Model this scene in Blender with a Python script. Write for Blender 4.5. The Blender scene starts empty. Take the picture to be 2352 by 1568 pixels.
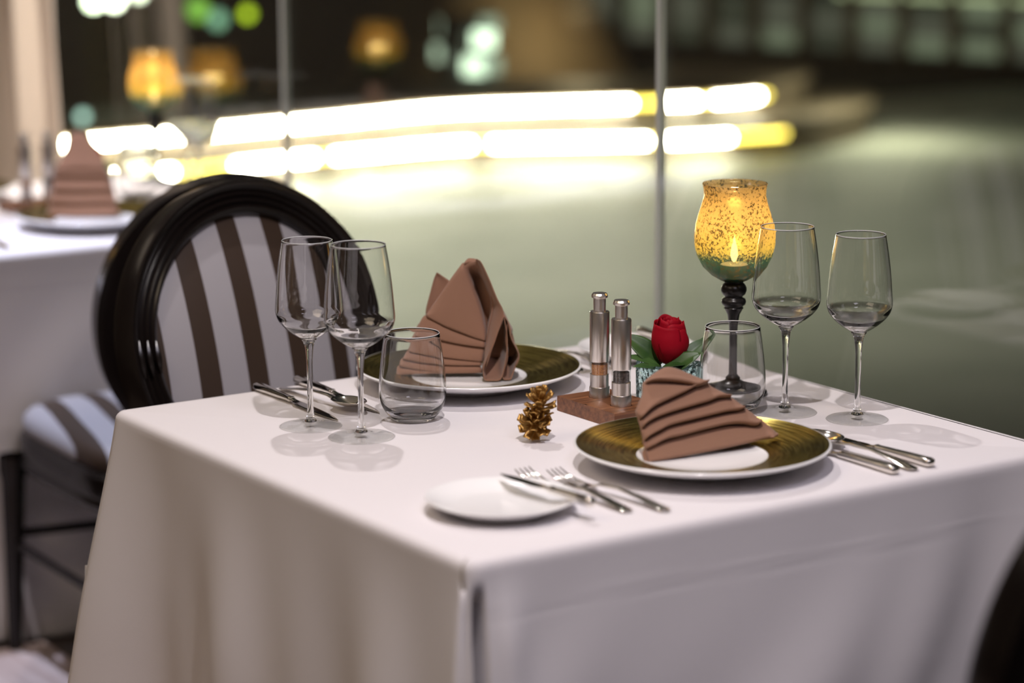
import bpy, math, random
from mathutils import Vector, Matrix
R = math.radians
PI = math.pi
sc = bpy.context.scene
col = sc.collection
sc.view_settings.view_transform = 'Standard'
sc.view_settings.look = 'None'
sc.view_settings.gamma = 1.0
sc.view_settings.use_curve_mapping = False
sc.view_settings.exposure = 0.0

# ------------------------------------------------------------------ camera
F = 5873.0
CP = Vector((-1.876, -2.675, 1.526))
FW = Vector((0.5437, 0.8157, -0.1979)); FW.normalize()
RT = Vector((0.8314, -0.5557, -0.0057)); RT = (RT - FW * RT.dot(FW)).normalized()
UP = RT.cross(FW)
cam = bpy.data.cameras.new('camera')
cam.sensor_width = 36.0
cam.lens = F / 2352 * 36.0
cam.clip_start = 0.05; cam.clip_end = 200
cam.dof.use_dof = True
cam.dof.focus_distance = 3.40
cam.dof.aperture_fstop = 2.0
camo = bpy.data.objects.new('camera', cam)
M = Matrix((( RT.x, UP.x, -FW.x, CP.x), (RT.y, UP.y, -FW.y, CP.y), (RT.z, UP.z, -FW.z, CP.z), (0, 0, 0, 1)))
camo.matrix_world = M
col.objects.link(camo)
sc.camera = camo

def ray(x, y):
    return FW + RT * ((x - 1176) / F) - UP * ((y - 784) / F)
def at(x, y, z=.75):            # the point of the place at height z seen at a photo coordinate
    d = ray(x, y); return CP + d * ((z - CP.z) / d.z)
def on_plane(x, y, p0, n):
    d = ray(x, y); return CP + d * ((p0 - CP).dot(n) / d.dot(n))

# ------------------------------------------------------------------ materials
def mat(name, base=(.8, .8, .8), rough=.5, metal=0, spec=.5, **kw):
    m = bpy.data.materials.new(name); m.use_nodes = True
    b = m.node_tree.nodes['Principled BSDF']
    b.inputs['Base Color'].default_value = (*base, 1)
    b.inputs['Roughness'].default_value = rough
    b.inputs['Metallic'].default_value = metal
    b.inputs['Specular IOR Level'].default_value = spec
    for k, v in kw.items():
        b.inputs[k.replace('_', ' ')].default_value = v
    return m
def nd(m, t, **kw):
    n = m.node_tree.nodes.new(t)
    for k, v in kw.items():
        if hasattr(n, k): setattr(n, k, v)
        else: n.inputs[k].default_value = v
    return n
def lk(m, a, b): m.node_tree.links.new(a, b)
def bsdf(m): return m.node_tree.nodes['Principled BSDF']
def noise_bump(m, scale=200, strength=.2, dist=.001, detail=2, stretch=None):
    tc = nd(m, 'ShaderNodeTexCoord'); n = nd(m, 'ShaderNodeTexNoise'); n.inputs['Scale'].default_value = scale; n.inputs['Detail'].default_value = detail
    src = tc.outputs['Object']
    if stretch:
        mp = nd(m, 'ShaderNodeMapping'); mp.inputs['Scale'].default_value = stretch; lk(m, src, mp.inputs['Vector']); src = mp.outputs['Vector']
    lk(m, src, n.inputs['Vector'])
    b = nd(m, 'ShaderNodeBump'); b.inputs['Strength'].default_value = strength; b.inputs['Distance'].default_value = dist
    lk(m, n.outputs['Fac'], b.inputs['Height']); lk(m, b.outputs['Normal'], bsdf(m).inputs['Normal'])
    return n, b
def noise_colour(m, c1, c2, scale=5, detail=4, stretch=None, lo=.35, hi=.65):
    tc = nd(m, 'ShaderNodeTexCoord'); n = nd(m, 'ShaderNodeTexNoise'); n.inputs['Scale'].default_value = scale; n.inputs['Detail'].default_value = detail
    src = tc.outputs['Object']
    if stretch:
        mp = nd(m, 'ShaderNodeMapping'); mp.inputs['Scale'].default_value = stretch; lk(m, src, mp.inputs['Vector']); src = mp.outputs['Vector']
    lk(m, src, n.inputs['Vector'])
    r = nd(m, 'ShaderNodeValToRGB'); r.color_ramp.elements[0].position = lo; r.color_ramp.elements[0].color = (*c1, 1)
    r.color_ramp.elements[1].position = hi; r.color_ramp.elements[1].color = (*c2, 1)
    lk(m, n.outputs['Fac'], r.inputs['Fac']); lk(m, r.outputs['Color'], bsdf(m).inputs['Base Color'])
    return n, r

m_cloth = mat('white_cotton', (.77, .735, .75), .85, spec=.2, Sheen_Weight=.15)
noise_bump(m_cloth, 900, .12, .0006, 1)
m_napkin = mat('brown_cotton', (.29, .158, .105), .9, spec=.1, Sheen_Weight=.2)
noise_bump(m_napkin, 1500, .25, .0005, 1)
m_steel = mat('polished_steel', (.80, .76, .70), .08, 1)
m_brush = mat('brushed_steel', (.76, .71, .66), .30, 1)
noise_bump(m_brush, 60, .05, .0004, 3, (1, 1, 60))
m_porc = mat('white_porcelain', (.92, .91, .91), .14, spec=.45)
m_gold = mat('olive_gold_glaze', (.30, .225, .042), .19, .96)
def ring_bump(m, scale, strength, dist):
    tc = nd(m, 'ShaderNodeTexCoord'); w = nd(m, 'ShaderNodeTexWave', wave_type='RINGS', rings_direction='Z')
    w.inputs['Scale'].default_value = scale; w.inputs['Distortion'].default_value = .6; w.inputs['Detail'].default_value = 2
    lk(m, tc.outputs['Object'], w.inputs['Vector'])
    b = nd(m, 'ShaderNodeBump'); b.inputs['Strength'].default_value = strength; b.inputs['Distance'].default_value = dist
    lk(m, w.outputs['Fac'], b.inputs['Height']); lk(m, b.outputs['Normal'], bsdf(m).inputs['Normal'])
ring_bump(m_gold, 170, .45, .0006)
def ring_streaks(m):                                # streaky highlights painted into the gold colour as thin concentric rings
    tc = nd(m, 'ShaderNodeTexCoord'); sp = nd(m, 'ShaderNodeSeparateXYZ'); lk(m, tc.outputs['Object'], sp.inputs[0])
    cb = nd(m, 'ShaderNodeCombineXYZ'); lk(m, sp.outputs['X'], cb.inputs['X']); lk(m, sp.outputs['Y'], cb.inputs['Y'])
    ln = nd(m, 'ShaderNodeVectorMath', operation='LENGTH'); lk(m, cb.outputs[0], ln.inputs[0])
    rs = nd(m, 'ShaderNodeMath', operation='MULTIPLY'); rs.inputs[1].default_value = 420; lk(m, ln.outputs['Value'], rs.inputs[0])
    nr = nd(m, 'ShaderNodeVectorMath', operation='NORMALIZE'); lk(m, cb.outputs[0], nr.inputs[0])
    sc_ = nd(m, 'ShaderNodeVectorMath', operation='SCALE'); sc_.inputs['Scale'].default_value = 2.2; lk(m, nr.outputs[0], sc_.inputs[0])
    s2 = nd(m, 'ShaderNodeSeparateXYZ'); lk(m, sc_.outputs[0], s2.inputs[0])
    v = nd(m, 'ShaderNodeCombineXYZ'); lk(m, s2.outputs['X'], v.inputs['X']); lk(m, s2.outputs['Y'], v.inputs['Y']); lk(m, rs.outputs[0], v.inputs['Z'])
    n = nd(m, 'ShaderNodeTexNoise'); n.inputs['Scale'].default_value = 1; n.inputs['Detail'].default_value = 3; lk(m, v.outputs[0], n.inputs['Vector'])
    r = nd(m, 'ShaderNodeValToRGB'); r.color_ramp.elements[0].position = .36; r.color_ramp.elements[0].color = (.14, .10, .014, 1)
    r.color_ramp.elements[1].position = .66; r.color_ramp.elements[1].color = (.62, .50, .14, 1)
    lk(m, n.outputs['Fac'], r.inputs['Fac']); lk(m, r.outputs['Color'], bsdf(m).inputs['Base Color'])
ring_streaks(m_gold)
bsdf(m_gold).inputs['Anisotropic'].default_value = .35
_tn = nd(m_gold, 'ShaderNodeTangent', direction_type='RADIAL', axis='Z'); lk(m_gold, _tn.outputs[0], bsdf(m_gold).inputs['Tangent'])
m_dark = mat('dark_lacquered_wood', (.008, .0055, .005), .24, spec=.4, Coat_Weight=.05)
noise_bump(m_dark, 40, .08, .001, 3)
m_walnut = mat('reddish_wood', (.2, .09, .04), .4)
noise_colour(m_walnut, (.25, .098, .038), (.12, .042, .016), 12, 6, (1, 12, 12))
m_black = mat('black_metal', (.018, .016, .016), .28, .3, spec=.5)
m_salt = mat('pink_salt', (.5, .2, .07), .6)
noise_colour(m_salt, (.62, .30, .10), (.34, .12, .05), 700, 2)
m_pepper = mat('black_peppercorns', (.05, .04, .035), .6)
noise_colour(m_pepper, (.10, .075, .065), (.006, .005, .005), 420, 2)
m_cone = mat('gold_painted_cone', (.44, .25, .07), .36, .75)
noise_bump(m_cone, 500, .5, .0012, 3)
m_rose = mat('red_petal', (.30, .002, .012), .6, spec=.12, Sheen_Weight=.0, Subsurface_Weight=.0)
m_leaf = mat('green_leaf', (.035, .085, .018), .42, spec=.4)
noise_colour(m_leaf, (.022, .065, .014), (.05, .11, .025), 40, 2)
m_wax = mat('white_wax', (.85, .8, .7), .5)
m_floor = mat('dark_wood_floor', (.05, .035, .025), .35)
noise_colour(m_floor, (.05, .034, .026), (.026, .018, .014), 3, 6, (1, 14, 1))
m_mat = mat('pale_mat', (.5, .42, .4), .7)
noise_colour(m_mat, (.56, .46, .43), (.40, .30, .27), 6, 4, (9, .8, 1))
m_wall = mat('beige_plaster', (.66, .58, .50), .8)
m_ceil = mat('ceiling_plaster', (.80, .76, .72), .9)
m_curtain = mat('cream_curtain', (.74, .62, .50), .85, Sheen_Weight=.2)
m_rubber = mat('clear_silicone', (.62, .64, .60), .35)

def emis(name, c, s):
    m = bpy.data.materials.new(name); m.use_nodes = True
    t = m.node_tree; t.nodes.clear()
    e = t.nodes.new('ShaderNodeEmission'); e.inputs['Color'].default_value = (*c, 1); e.inputs['Strength'].default_value = s
    o = t.nodes.new('ShaderNodeOutputMaterial'); t.links.new(e.outputs[0], o.inputs[0]); return m
m_flame = emis('candle_flame', (1, .72, .30), 9)

def thin_glass(name, tint=(.98, .985, .98), ior=1.5):
    m = bpy.data.materials.new(name); m.use_nodes = True; t = m.node_tree; t.nodes.clear()
    N = t.nodes.new; L = t.links.new
    geo = N('ShaderNodeNewGeometry'); mx = N('ShaderNodeMapRange')
    mx.inputs['To Min'].default_value = ior; mx.inputs['To Max'].default_value = 1 / ior
    L(geo.outputs['Backfacing'], mx.inputs['Value'])
    fr = N('ShaderNodeFresnel'); L(mx.outputs['Result'], fr.inputs['IOR'])
    tr = N('ShaderNodeBsdfTransparent'); tr.inputs['Color'].default_value = (*tint, 1)
    gl = N('ShaderNodeBsdfGlossy'); gl.inputs['Roughness'].default_value = 0.0; gl.inputs['Color'].default_value = (1, 1, 1, 1)
    ms = N('ShaderNodeMixShader'); L(fr.outputs[0], ms.inputs[0]); L(tr.outputs[0], ms.inputs[1]); L(gl.outputs[0], ms.inputs[2])
    o = N('ShaderNodeOutputMaterial'); L(ms.outputs[0], o.inputs[0]); return m
m_thin = thin_glass('thin_clear_glass')
m_pane = thin_glass('window_glass', (.95, .965, .915), 1.62)
def real_glass(name, c=(1, 1, 1), rough=0.0, bump=None):
    m = bpy.data.materials.new(name); m.use_nodes = True; t = m.node_tree; t.nodes.clear()
    g = t.nodes.new('ShaderNodeBsdfGlass'); g.inputs['Color'].default_value = (*c, 1); g.inputs['IOR'].default_value = 1.48; g.inputs['Roughness'].default_value = rough
    o = t.nodes.new('ShaderNodeOutputMaterial'); t.links.new(g.outputs[0], o.inputs[0])
    if bump:
        tc = t.nodes.new('ShaderNodeTexCoord'); n = t.nodes.new('ShaderNodeTexVoronoi'); n.inputs['Scale'].default_value = bump
        t.links.new(tc.outputs['Object'], n.inputs['Vector'])
        b = t.nodes.new('ShaderNodeBump'); b.inputs['Strength'].default_value = 1; b.inputs['Distance'].default_value = .0020
        t.links.new(n.outputs['Distance'], b.inputs['Height']); t.links.new(b.outputs['Normal'], g.inputs['Normal'])
    return m
m_crystal = real_glass('crystal')
m_rim = bpy.data.materials.new('rim_glint'); m_rim.use_nodes = True  # whitish material: the bright highlight of glass rims put into its colour
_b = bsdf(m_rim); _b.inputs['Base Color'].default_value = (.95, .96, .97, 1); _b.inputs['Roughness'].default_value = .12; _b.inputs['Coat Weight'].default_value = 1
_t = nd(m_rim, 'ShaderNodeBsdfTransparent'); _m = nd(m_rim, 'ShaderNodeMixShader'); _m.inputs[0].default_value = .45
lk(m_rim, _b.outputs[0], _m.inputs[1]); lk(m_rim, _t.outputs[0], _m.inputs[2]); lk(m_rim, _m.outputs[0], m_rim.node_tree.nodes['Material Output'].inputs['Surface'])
def ring(parent, r, z, tr=.00062):  # thin white ring added as the highlight along a glass rim
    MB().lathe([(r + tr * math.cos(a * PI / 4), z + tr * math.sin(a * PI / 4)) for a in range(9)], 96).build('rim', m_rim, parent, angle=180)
m_aqua = real_glass('aqua_rippled_glass', (.90, .985, .985), .05, 120)

def cup_material():
    m = bpy.data.materials.new('mercury_glass'); m.use_nodes = True; t = m.node_tree; t.nodes.clear()
    N = t.nodes.new; L = t.links.new
    tc = N('ShaderNodeTexCoord'); sp = N('ShaderNodeSeparateXYZ'); L(tc.outputs['Object'], sp.inputs[0])
    n1 = N('ShaderNodeTexNoise'); n1.inputs['Scale'].default_value = 260; n1.inputs['Detail'].default_value = 5; n1.inputs['Roughness'].default_value = .7; L(tc.outputs['Object'], n1.inputs['Vector'])
    n2 = N('ShaderNodeTexNoise'); n2.inputs['Scale'].default_value = 35; n2.inputs['Detail'].default_value = 3; L(tc.outputs['Object'], n2.inputs['Vector'])
    mr = N('ShaderNodeMapRange'); mr.inputs['From Min'].default_value = .172; mr.inputs['From Max'].default_value = .245; L(sp.outputs['Z'], mr.inputs['Value'])
    # height plus blotches pick between teal, gold and amber
    ad = N('ShaderNodeMath'); ad.operation = 'MULTIPLY_ADD'; ad.inputs[1].default_value = .9; L(n1.outputs['Fac'], ad.inputs[0]); 
    sb = N('ShaderNodeMath'); sb.operation = 'SUBTRACT'; sb.inputs[1].default_value = .45; L(mr.outputs[0], sb.inputs[0]); L(sb.outputs[0], ad.inputs[2])
    cr = N('ShaderNodeValToRGB'); e = cr.color_ramp.elements
    e[0].position = .05; e[0].color = (.006, .035, .038, 1); e[1].position = .95; e[1].color = (.95, .62, .22, 1)
    k = e.new(.32); k.color = (.03, .11, .10, 1); k = e.new(.5); k.color = (.80, .62, .14, 1)
    L(ad.outputs[0], cr.inputs['Fac'])
    # dark flecks
    fl = N('ShaderNodeMath'); fl.operation = 'MULTIPLY_ADD'; fl.inputs[1].default_value = .35; L(n2.outputs['Fac'], fl.inputs[0]); L(n1.outputs['Fac'], fl.inputs[2])
    fk = N('ShaderNodeMapRange'); fk.inputs['From Min'].default_value = .585; fk.inputs['From Max'].default_value = .66; L(fl.outputs[0], fk.inputs['Value'])
    dk = N('ShaderNodeMix'); dk.data_type = 'RGBA'; L(fk.outputs[0], dk.inputs['Factor']); dk.inputs['A'].default_value = (.10, .07, .035, 1); L(cr.outputs['Color'], dk.inputs['B'])
    tl = N('ShaderNodeBsdfTranslucent'); L(dk.outputs['Result'], tl.inputs['Color'])
    pr = N('ShaderNodeBsdfPrincipled'); L(dk.outputs['Result'], pr.inputs['Base Color']); pr.inputs['Roughness'].default_value = .18; pr.inputs['Metallic'].default_value = .5
    tp = N('ShaderNodeBsdfTransparent'); tp.inputs['Color'].default_value = (.95, .85, .6, 1)
    a = N('ShaderNodeMixShader'); a.inputs[0].default_value = .40; L(tl.outputs[0], a.inputs[1]); L(pr.outputs[0], a.inputs[2])
    b = N('ShaderNodeMixShader'); b.inputs[0].default_value = .22; L(a.outputs[0], b.inputs[1]); L(tp.outputs[0], b.inputs[2])
    o = N('ShaderNodeOutputMaterial'); L(b.outputs[0], o.inputs[0]); return m
m_cup = cup_material()

def stripe_material():
    m = mat('striped_upholstery', (.5, .5, .5), .45, spec=.3)
    tc = nd(m, 'ShaderNodeTexCoord'); sp = nd(m, 'ShaderNodeSeparateXYZ'); lk(m, tc.outputs['Object'], sp.inputs[0])
    a = nd(m, 'ShaderNodeMath', operation='MULTIPLY_ADD'); a.inputs[1].default_value = 1 / .079; a.inputs[2].default_value = 19.9325; lk(m, sp.outputs['X'], a.inputs[0])
    f = nd(m, 'ShaderNodeMath', operation='FRACT'); lk(m, a.outputs[0], f.inputs[0])
    r = nd(m, 'ShaderNodeValToRGB'); r.color_ramp.interpolation = 'CONSTANT'
    r.color_ramp.elements[0].color = (.045, .028, .019, 1); r.color_ramp.elements[1].position = .43; r.color_ramp.elements[1].color = (.36, .345, .37, 1)
    lk(m, f.outputs[0], r.inputs['Fac']); lk(m, r.outputs['Color'], bsdf(m).inputs['Base Color'])
    return m
m_stripe = stripe_material()

# ------------------------------------------------------------------ mesh helpers
def tag(o, label=None, cat=None, group=None, kind=None):
    if label: o['label'] = label
    if cat: o['category'] = cat
    if group: o['group'] = group
    if kind: o['kind'] = kind
    return o
class MB:
    def __init__(s): s.v = []; s.f = []; s.mi = []
    def add(s, vs, fs, mi=0):
        o = len(s.v); s.v += [tuple(p) for p in vs]; s.f += [tuple(i + o for i in f) for f in fs]; s.mi += [mi] * len(fs); return s
    def lathe(s, prof, n=64, c=(0, 0, 0), mi=0, axis=None):
        vs = []; fs = []
        for r, z in prof:
            for k in range(n):
                a = 2 * PI * k / n; vs.append((c[0] + r * math.cos(a), c[1] + r * math.sin(a), c[2] + z))
        for i in range(len(prof) - 1):
            for k in range(n):
                k2 = (k + 1) % n; fs.append((i * n + k, i * n + k2, (i + 1) * n + k2, (i + 1) * n + k))
        return s.add(vs, fs, mi)
    def box(s, lo, hi, mi=0, T=None):
        x0, y0, z0 = lo; x1, y1, z1 = hi
        v = [(x0, y0, z0), (x1, y0, z0), (x1, y1, z0), (x0, y1, z0), (x0, y0, z1), (x1, y0, z1), (x1, y1, z1), (x0, y1, z1)]
        if T: v = [T @ Vector(p) for p in v]
        return s.add(v, [(0, 3, 2, 1), (4, 5, 6, 7), (0, 1, 5, 4), (1, 2, 6, 5), (2, 3, 7, 6), (3, 0, 4, 7)], mi)
    def grid(s, fn, nu, nv, mi=0, closeu=False):
        vs = [fn(i / (nu if closeu else nu - 1), j / (nv - 1)) for j in range(nv) for i in range(nu)]
        fs = []
        for j in range(nv - 1):
            for i in range(nu if closeu else nu - 1):
                i2 = (i + 1) % nu; fs.append((j * nu + i, j * nu + i2, (j + 1) * nu + i2, (j + 1) * nu + i))
        return s.add(vs, fs, mi)
    def tube(s, pts, rad, n=10, mi=0, cap=True, flat=1.0):
        pts = [Vector(p) for p in pts]; vs = []; m = len(pts)
        prev = None
        for i, p in enumerate(pts):
            d = (pts[min(i + 1, m - 1)] - pts[max(i - 1, 0)]).normalized()
            ref = Vector((0, 0, 1)) if abs(d.z) < .9 else Vector((1, 0, 0))
            a = d.cross(ref).normalized() if prev is None else (prev - d * prev.dot(d)).normalized()
            prev = a; b = d.cross(a)
            r = rad[i] if isinstance(rad, (list, tuple)) else rad
            fl = flat[i] if isinstance(flat, (list, tuple)) else flat
            for k in range(n):
                t = 2 * PI * k / n; vs.append(p + a * (r * math.cos(t)) + b * (r * fl * math.sin(t)))
        fs = [(i * n + k, i * n + (k + 1) % n, (i + 1) * n + (k + 1) % n, (i + 1) * n + k) for i in range(m - 1) for k in range(n)]
        if cap: fs += [tuple(range(n))[::-1], tuple((m - 1) * n + k for k in range(n))]
        return s.add(vs, fs, mi)
    def build(s, name, mats, parent=None, smooth=True, angle=40, bevel=0, solid=0, sub=0, loc=None, recalc=True, off=0):
        me = bpy.data.meshes.new(name); me.from_pydata(s.v, [], s.f)
        if not isinstance(mats, (list, tuple)): mats = [mats]
        for m in mats: me.materials.append(m)
        me.polygons.foreach_set('material_index', s.mi)
        if recalc:
            import bmesh
            bm = bmesh.new(); bm.from_mesh(me); bmesh.ops.remove_doubles(bm, verts=bm.verts, dist=1e-6)
            bmesh.ops.recalc_face_normals(bm, faces=bm.faces); bm.to_mesh(me); bm.free()
        if smooth:
            me.polygons.foreach_set('use_smooth', [True] * len(me.polygons))
            if angle < 180: me.set_sharp_from_angle(angle=R(angle))
        me.update()
        o = bpy.data.objects.new(name, me); col.objects.link(o)
        if parent: o.parent = parent
        if loc: o.location = loc
        if bevel:
            b = o.modifiers.new('bevel', 'BEVEL'); b.width = bevel; b.segments = 3; b.limit_method = 'ANGLE'; b.angle_limit = R(50)
        if solid:
            b = o.modifiers.new('thickness', 'SOLIDIFY'); b.thickness = solid; b.offset = off
        if sub:
            b = o.modifiers.new('smooth', 'SUBSURF'); b.levels = sub; b.render_levels = sub
        return o
def empty(name, loc, rz=0, label=None, cat=None, group=None, rot=None):
    o = bpy.data.objects.new(name, None); o.empty_display_size = .05; col.objects.link(o)
    o.location = loc; o.rotation_euler = rot if rot else (0, 0, rz)
    return tag(o, label, cat, group)
def copy_tree(o, parent=None):
    c = o.copy(); col.objects.link(c); c.parent = parent
    for ch in list(o.children): copy_tree(ch, c)
    return c
def place(proto, loc, rz=0, label=None, group=None, rot=None):
    o = copy_tree(proto); o.location = loc; o.rotation_euler = rot if rot else (0, 0, rz)
    if label: o['label'] = label
    if group: o['group'] = group
    return o
def lerp(a, b, t): return a + (b - a) * t
def resample(pts, n):
    P = [Vector(p) for p in pts]
    # Catmull-Rom then arc length
    Q = []
    for i in range(len(P) - 1):
        p0 = P[max(i - 1, 0)]; p1 = P[i]; p2 = P[i + 1]; p3 = P[min(i + 2, len(P) - 1)]
        for k in range(8):
            t = k / 8
            Q.append(.5 * ((2 * p1) + (p2 - p0) * t + (2 * p0 - 5 * p1 + 4 * p2 - p3) * t * t + (3 * p1 - p0 - 3 * p2 + p3) * t ** 3))
    Q.append(P[-1])
    L = [0]
    for i in range(1, len(Q)): L.append(L[-1] + (Q[i] - Q[i - 1]).length)
    out = []; j = 0
    for k in range(n):
        s = L[-1] * k / (n - 1)
        while j < len(Q) - 2 and L[j + 1] < s: j += 1
        d = L[j + 1] - L[j]; out.append(Q[j].lerp(Q[j + 1], 0 if d < 1e-12 else min(1, (s - L[j]) / d)))
    return out
def smooth(t): t = max(0, min(1, t)); return t * t * (3 - 2 * t)

# ------------------------------------------------------------------ the setting
GX = .66                                             # plane of the glass wall
fl = MB().box((-4.5, -4.5, -.1), (GX + .04, 5.2, 0)).build('floor', m_floor, smooth=False); tag(fl, kind='structure')
w = MB().box((-4.6, -4.5, 0), (-4.5, 5.2, 2.9)).build('wall_left', m_wall, smooth=False); tag(w, kind='structure')
w = MB().box((-4.5, -4.6, 0), (GX + .04, -4.5, 2.9)).build('wall_back', m_wall, smooth=False); tag(w, kind='structure')
w = MB().box((-4.5, 5.2, 0), (GX + .04, 5.3, 2.9)).build('wall_far', m_wall, smooth=False); tag(w, kind='structure')
w = MB().box((-4.6, -4.6, 2.9), (GX + .1, 5.3, 3.0)).build('ceiling', m_ceil, smooth=False); tag(w, kind='structure')
joints = [-4.5, -3.15, -1.87, -.59, .692, 1.974, 3.256, 4.54, 5.2]
for i in range(len(joints) - 1):
    w = MB().box((GX, joints[i] + .0045, .012), (GX + .012, joints[i + 1] - .0045, 2.89)).build('window_%d' % (i + 1), m_pane, smooth=False); tag(w, kind='structure')
for i, y in enumerate(joints[1:-1]):
    w = MB().box((GX - .002, y - .0045, 0), (GX + .014, y + .0045, 2.9)).build('trim_%d' % (i + 1), m_rubber, smooth=False, bevel=.002); tag(w, kind='structure')

# ------------------------------------------------------------------ tables and cloths
m_tab = mat('plain_wood', (.25, .17, .1), .5)
def dining_table(cx, cy, label, hx=.45, hy=.45):
    t = empty('dining_table', (cx, cy, 0), 0, label, 'table')
    MB().box((-hx + .012, -hy + .012, .715), (hx - .012, hy - .012, .742)).build('tabletop', m_tab, t, smooth=False)
    MB().lathe([(.0005, .0), (.19, 0), (.19, .012), (.05, .035), (.035, .06), (.035, .66), (.10, .700), (.12, .715), (.0005, .715)], 40).build('pedestal', m_tab, t)
    return t
def cloth(cx, cy, label, hero, hx=.45, hy=.45, seed=1):
    rnd = random.Random(seed)
    rr = .012                                        # edge roll radius
    # perimeter samples, dense at corners; start at corner (-hx,-hy) going +x
    per = []
    n = 90 if hero else 50
    cs = [(-hx, -hy), (hx, -hy), (hx, hy), (-hx, hy)]
    for k in range(4):
        a = Vector(cs[k]); b = Vector(cs[(k + 1) % 4]); d = (b - a).normalized(); nn = Vector((d.y, -d.x)); ln = (b - a).length
        ss = [i / n * ln for i in range(n)]
        if hero and k == 0: ss = [i * .0013 for i in range(36)] + [lerp(.0468, ln, i / 84) for i in range(84)]   # finer next to the slit corner
        for q in ss: per.append((k, q, ln, a + d * q, nn, d))
    rc = .02                                        # corner rounding in plan
    ph = [rnd.uniform(0, 6.28) for _ in range(12)]
    def point(idx, drop):
        k, s, ln, p, nn, d = per[idx % len(per)]
        e0 = s; e1 = ln - s
        # plan rounding at corners
        q = Vector(p)
        inn = 0
        for e in (e0, e1):
            if e < rc: inn += (rc - math.sqrt(max(0, rc * rc - (rc - e) ** 2)))
        q = q - nn * inn * .8
        out = .012 * smooth(drop / .3) + .02 * drop
        # draped corners flare outward along the diagonal
        dia = Vector((0, 0))
        for e, sg in ((e0, -1), (e1, 1)):
            cf = math.exp(-(e / .085) ** 2)
            dv = (nn + d * sg).normalized()
            amp = .235
            if hero and ((k == 0 and sg < 0) or (k == 3 and sg > 0)): amp = .05
            dia += dv * (amp * drop ** 1.0 * cf) * (.75 if e < .2 else 1)
            # a valley beside the flare
            cv = math.exp(-((e - .15) / .05) ** 2)
            out -= .055 * drop * cv * (1 if amp > .1 else .1)
        u = s / ln
        f = 0
        if k in (0, 2):
            x = s + drop * .62                       # folds slant across the front
            f += .006 * math.sin(x * 21 + ph[0] + 2.2 * math.sin(s * 5)) * smooth(drop / .45) + .004 * math.sin(x * 37 + ph[1] + 1.5 * math.sin(s * 9)) * smooth(drop / .35)
            f += .009 * math.sin((s + drop * 1.1) * 12 + ph[2]) * smooth(drop / .5)
        else:
            x = s - drop * .06
            f += .010 * math.sin(x * 17 + ph[3]) * smooth(drop / .3) + .006 * math.sin(x * 33 + ph[4]) * smooth(drop / .25)
        f *= smooth(min(e0, e1) / .15) if not hero or k != 0 else smooth(min(e0 + .06, e1) / .15)
        # pressed horizontal creases
        for c, w_, a_ in ((.052, .0016, .0005), (.066, .0016, -.0006), (.325, .003, .0012), (.352, .0025, -.0011), (.60, .003, .001)):
            f += a_ * math.exp(-((drop - c - .02 * (u - .5)) / w_) ** 2) * (.7 if k in (0, 2) else .04)
        out += f
        # the corner pleat: a narrow dark slit just round the corner
        if hero and k == 0:
            c0 = .0135; ww = .0066
            dep = smooth((drop - .012) / .11) * (.12 + .3 * drop)
            out -= dep * math.exp(-((s - c0) / ww) ** 6)
            out += .010 * smooth(drop / .1) * math.exp(-((s - .050) / .02) ** 2)
        if hero and k == 3:
            out += .005 * smooth(drop / .12) * math.exp(-((e1) / .03) ** 2)
        q = q + nn * out + dia
        return q
    drops = []
    mb = MB()
    rows = []
    H = .75
    # rolled edge
    for j in range(5):
        a = j / 4 * PI / 2
        rows.append([(Vector(per[i][3]), per[i], a) for i in range(len(per))])
    vs = []; N = len(per)
    for j in range(5):
        a = j / 4 * PI / 2
        for i in range(N):
            q = point(i, 0); c = Vector((q.x, q.y)); nn = per[i][4]
            # inward along the true centre direction
            cc = Vector((max(-hx + rr + .01, min(hx - rr - .01, c.x)), max(-hy + rr + .01, min(hy - rr - .01, c.y))))
            dv = (c - cc); dl = dv.length; dv = dv / dl if dl > 1e-9 else nn
            pp = c - dv * rr * (1 - math.sin(a))
            vs.append((cx + pp.x, cy + pp.y, H - rr * (1 - math.cos(a))))
    zr = [.006, .014, .024, .034, .042, .047, .0505, .054, .058, .062, .066, .070, .076, .085, .1, .12, .145, .17, .2, .23, .26, .29, .31, .32, .326, .332, .34, .346, .352, .358, .366, .38, .41, .45, .5, .55, .59, .6, .61, .64, .68, .72, .733]
    for zd in zr:
        for i in range(N):
            q = point(i, zd); 
            zz_ = max(.004, H - rr - zd)
            if hero and per[i][0] == 2 and -.46 < q.x < .24: zz_ = max(zz_, .512)   # gathered on the seat of the chair pushed in there
            vs.append((cx + q.x, cy + q.y, zz_))
    nr = 5 + len(zr)
    fs = [(j * N + i, j * N + (i + 1) % N, (j + 1) * N + (i + 1) % N, (j + 1) * N + i) for j in range(nr - 1) for i in range(N)]
    fs.append(tuple(range(N)))
    mb.add(vs, fs)
    o = mb.build('tablecloth', m_cloth, solid=.0012, off=-1, angle=180)
    o.data.polygons[len(fs) - 1].use_smooth = True
    return tag(o, label, 'tablecloth')
dining_table(0, 0, 'square table hidden under the nearest white tablecloth')
cloth(0, 0, 'white tablecloth hanging over the nearest table, with a dark slit at its front corner', True)
dining_table(.17, 2.2, 'square table hidden under the white cloth behind the oval-backed chairs')
cloth(.17, 2.2, 'blurred white tablecloth on the far left table behind the oval-backed chairs', False, seed=3)

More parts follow.
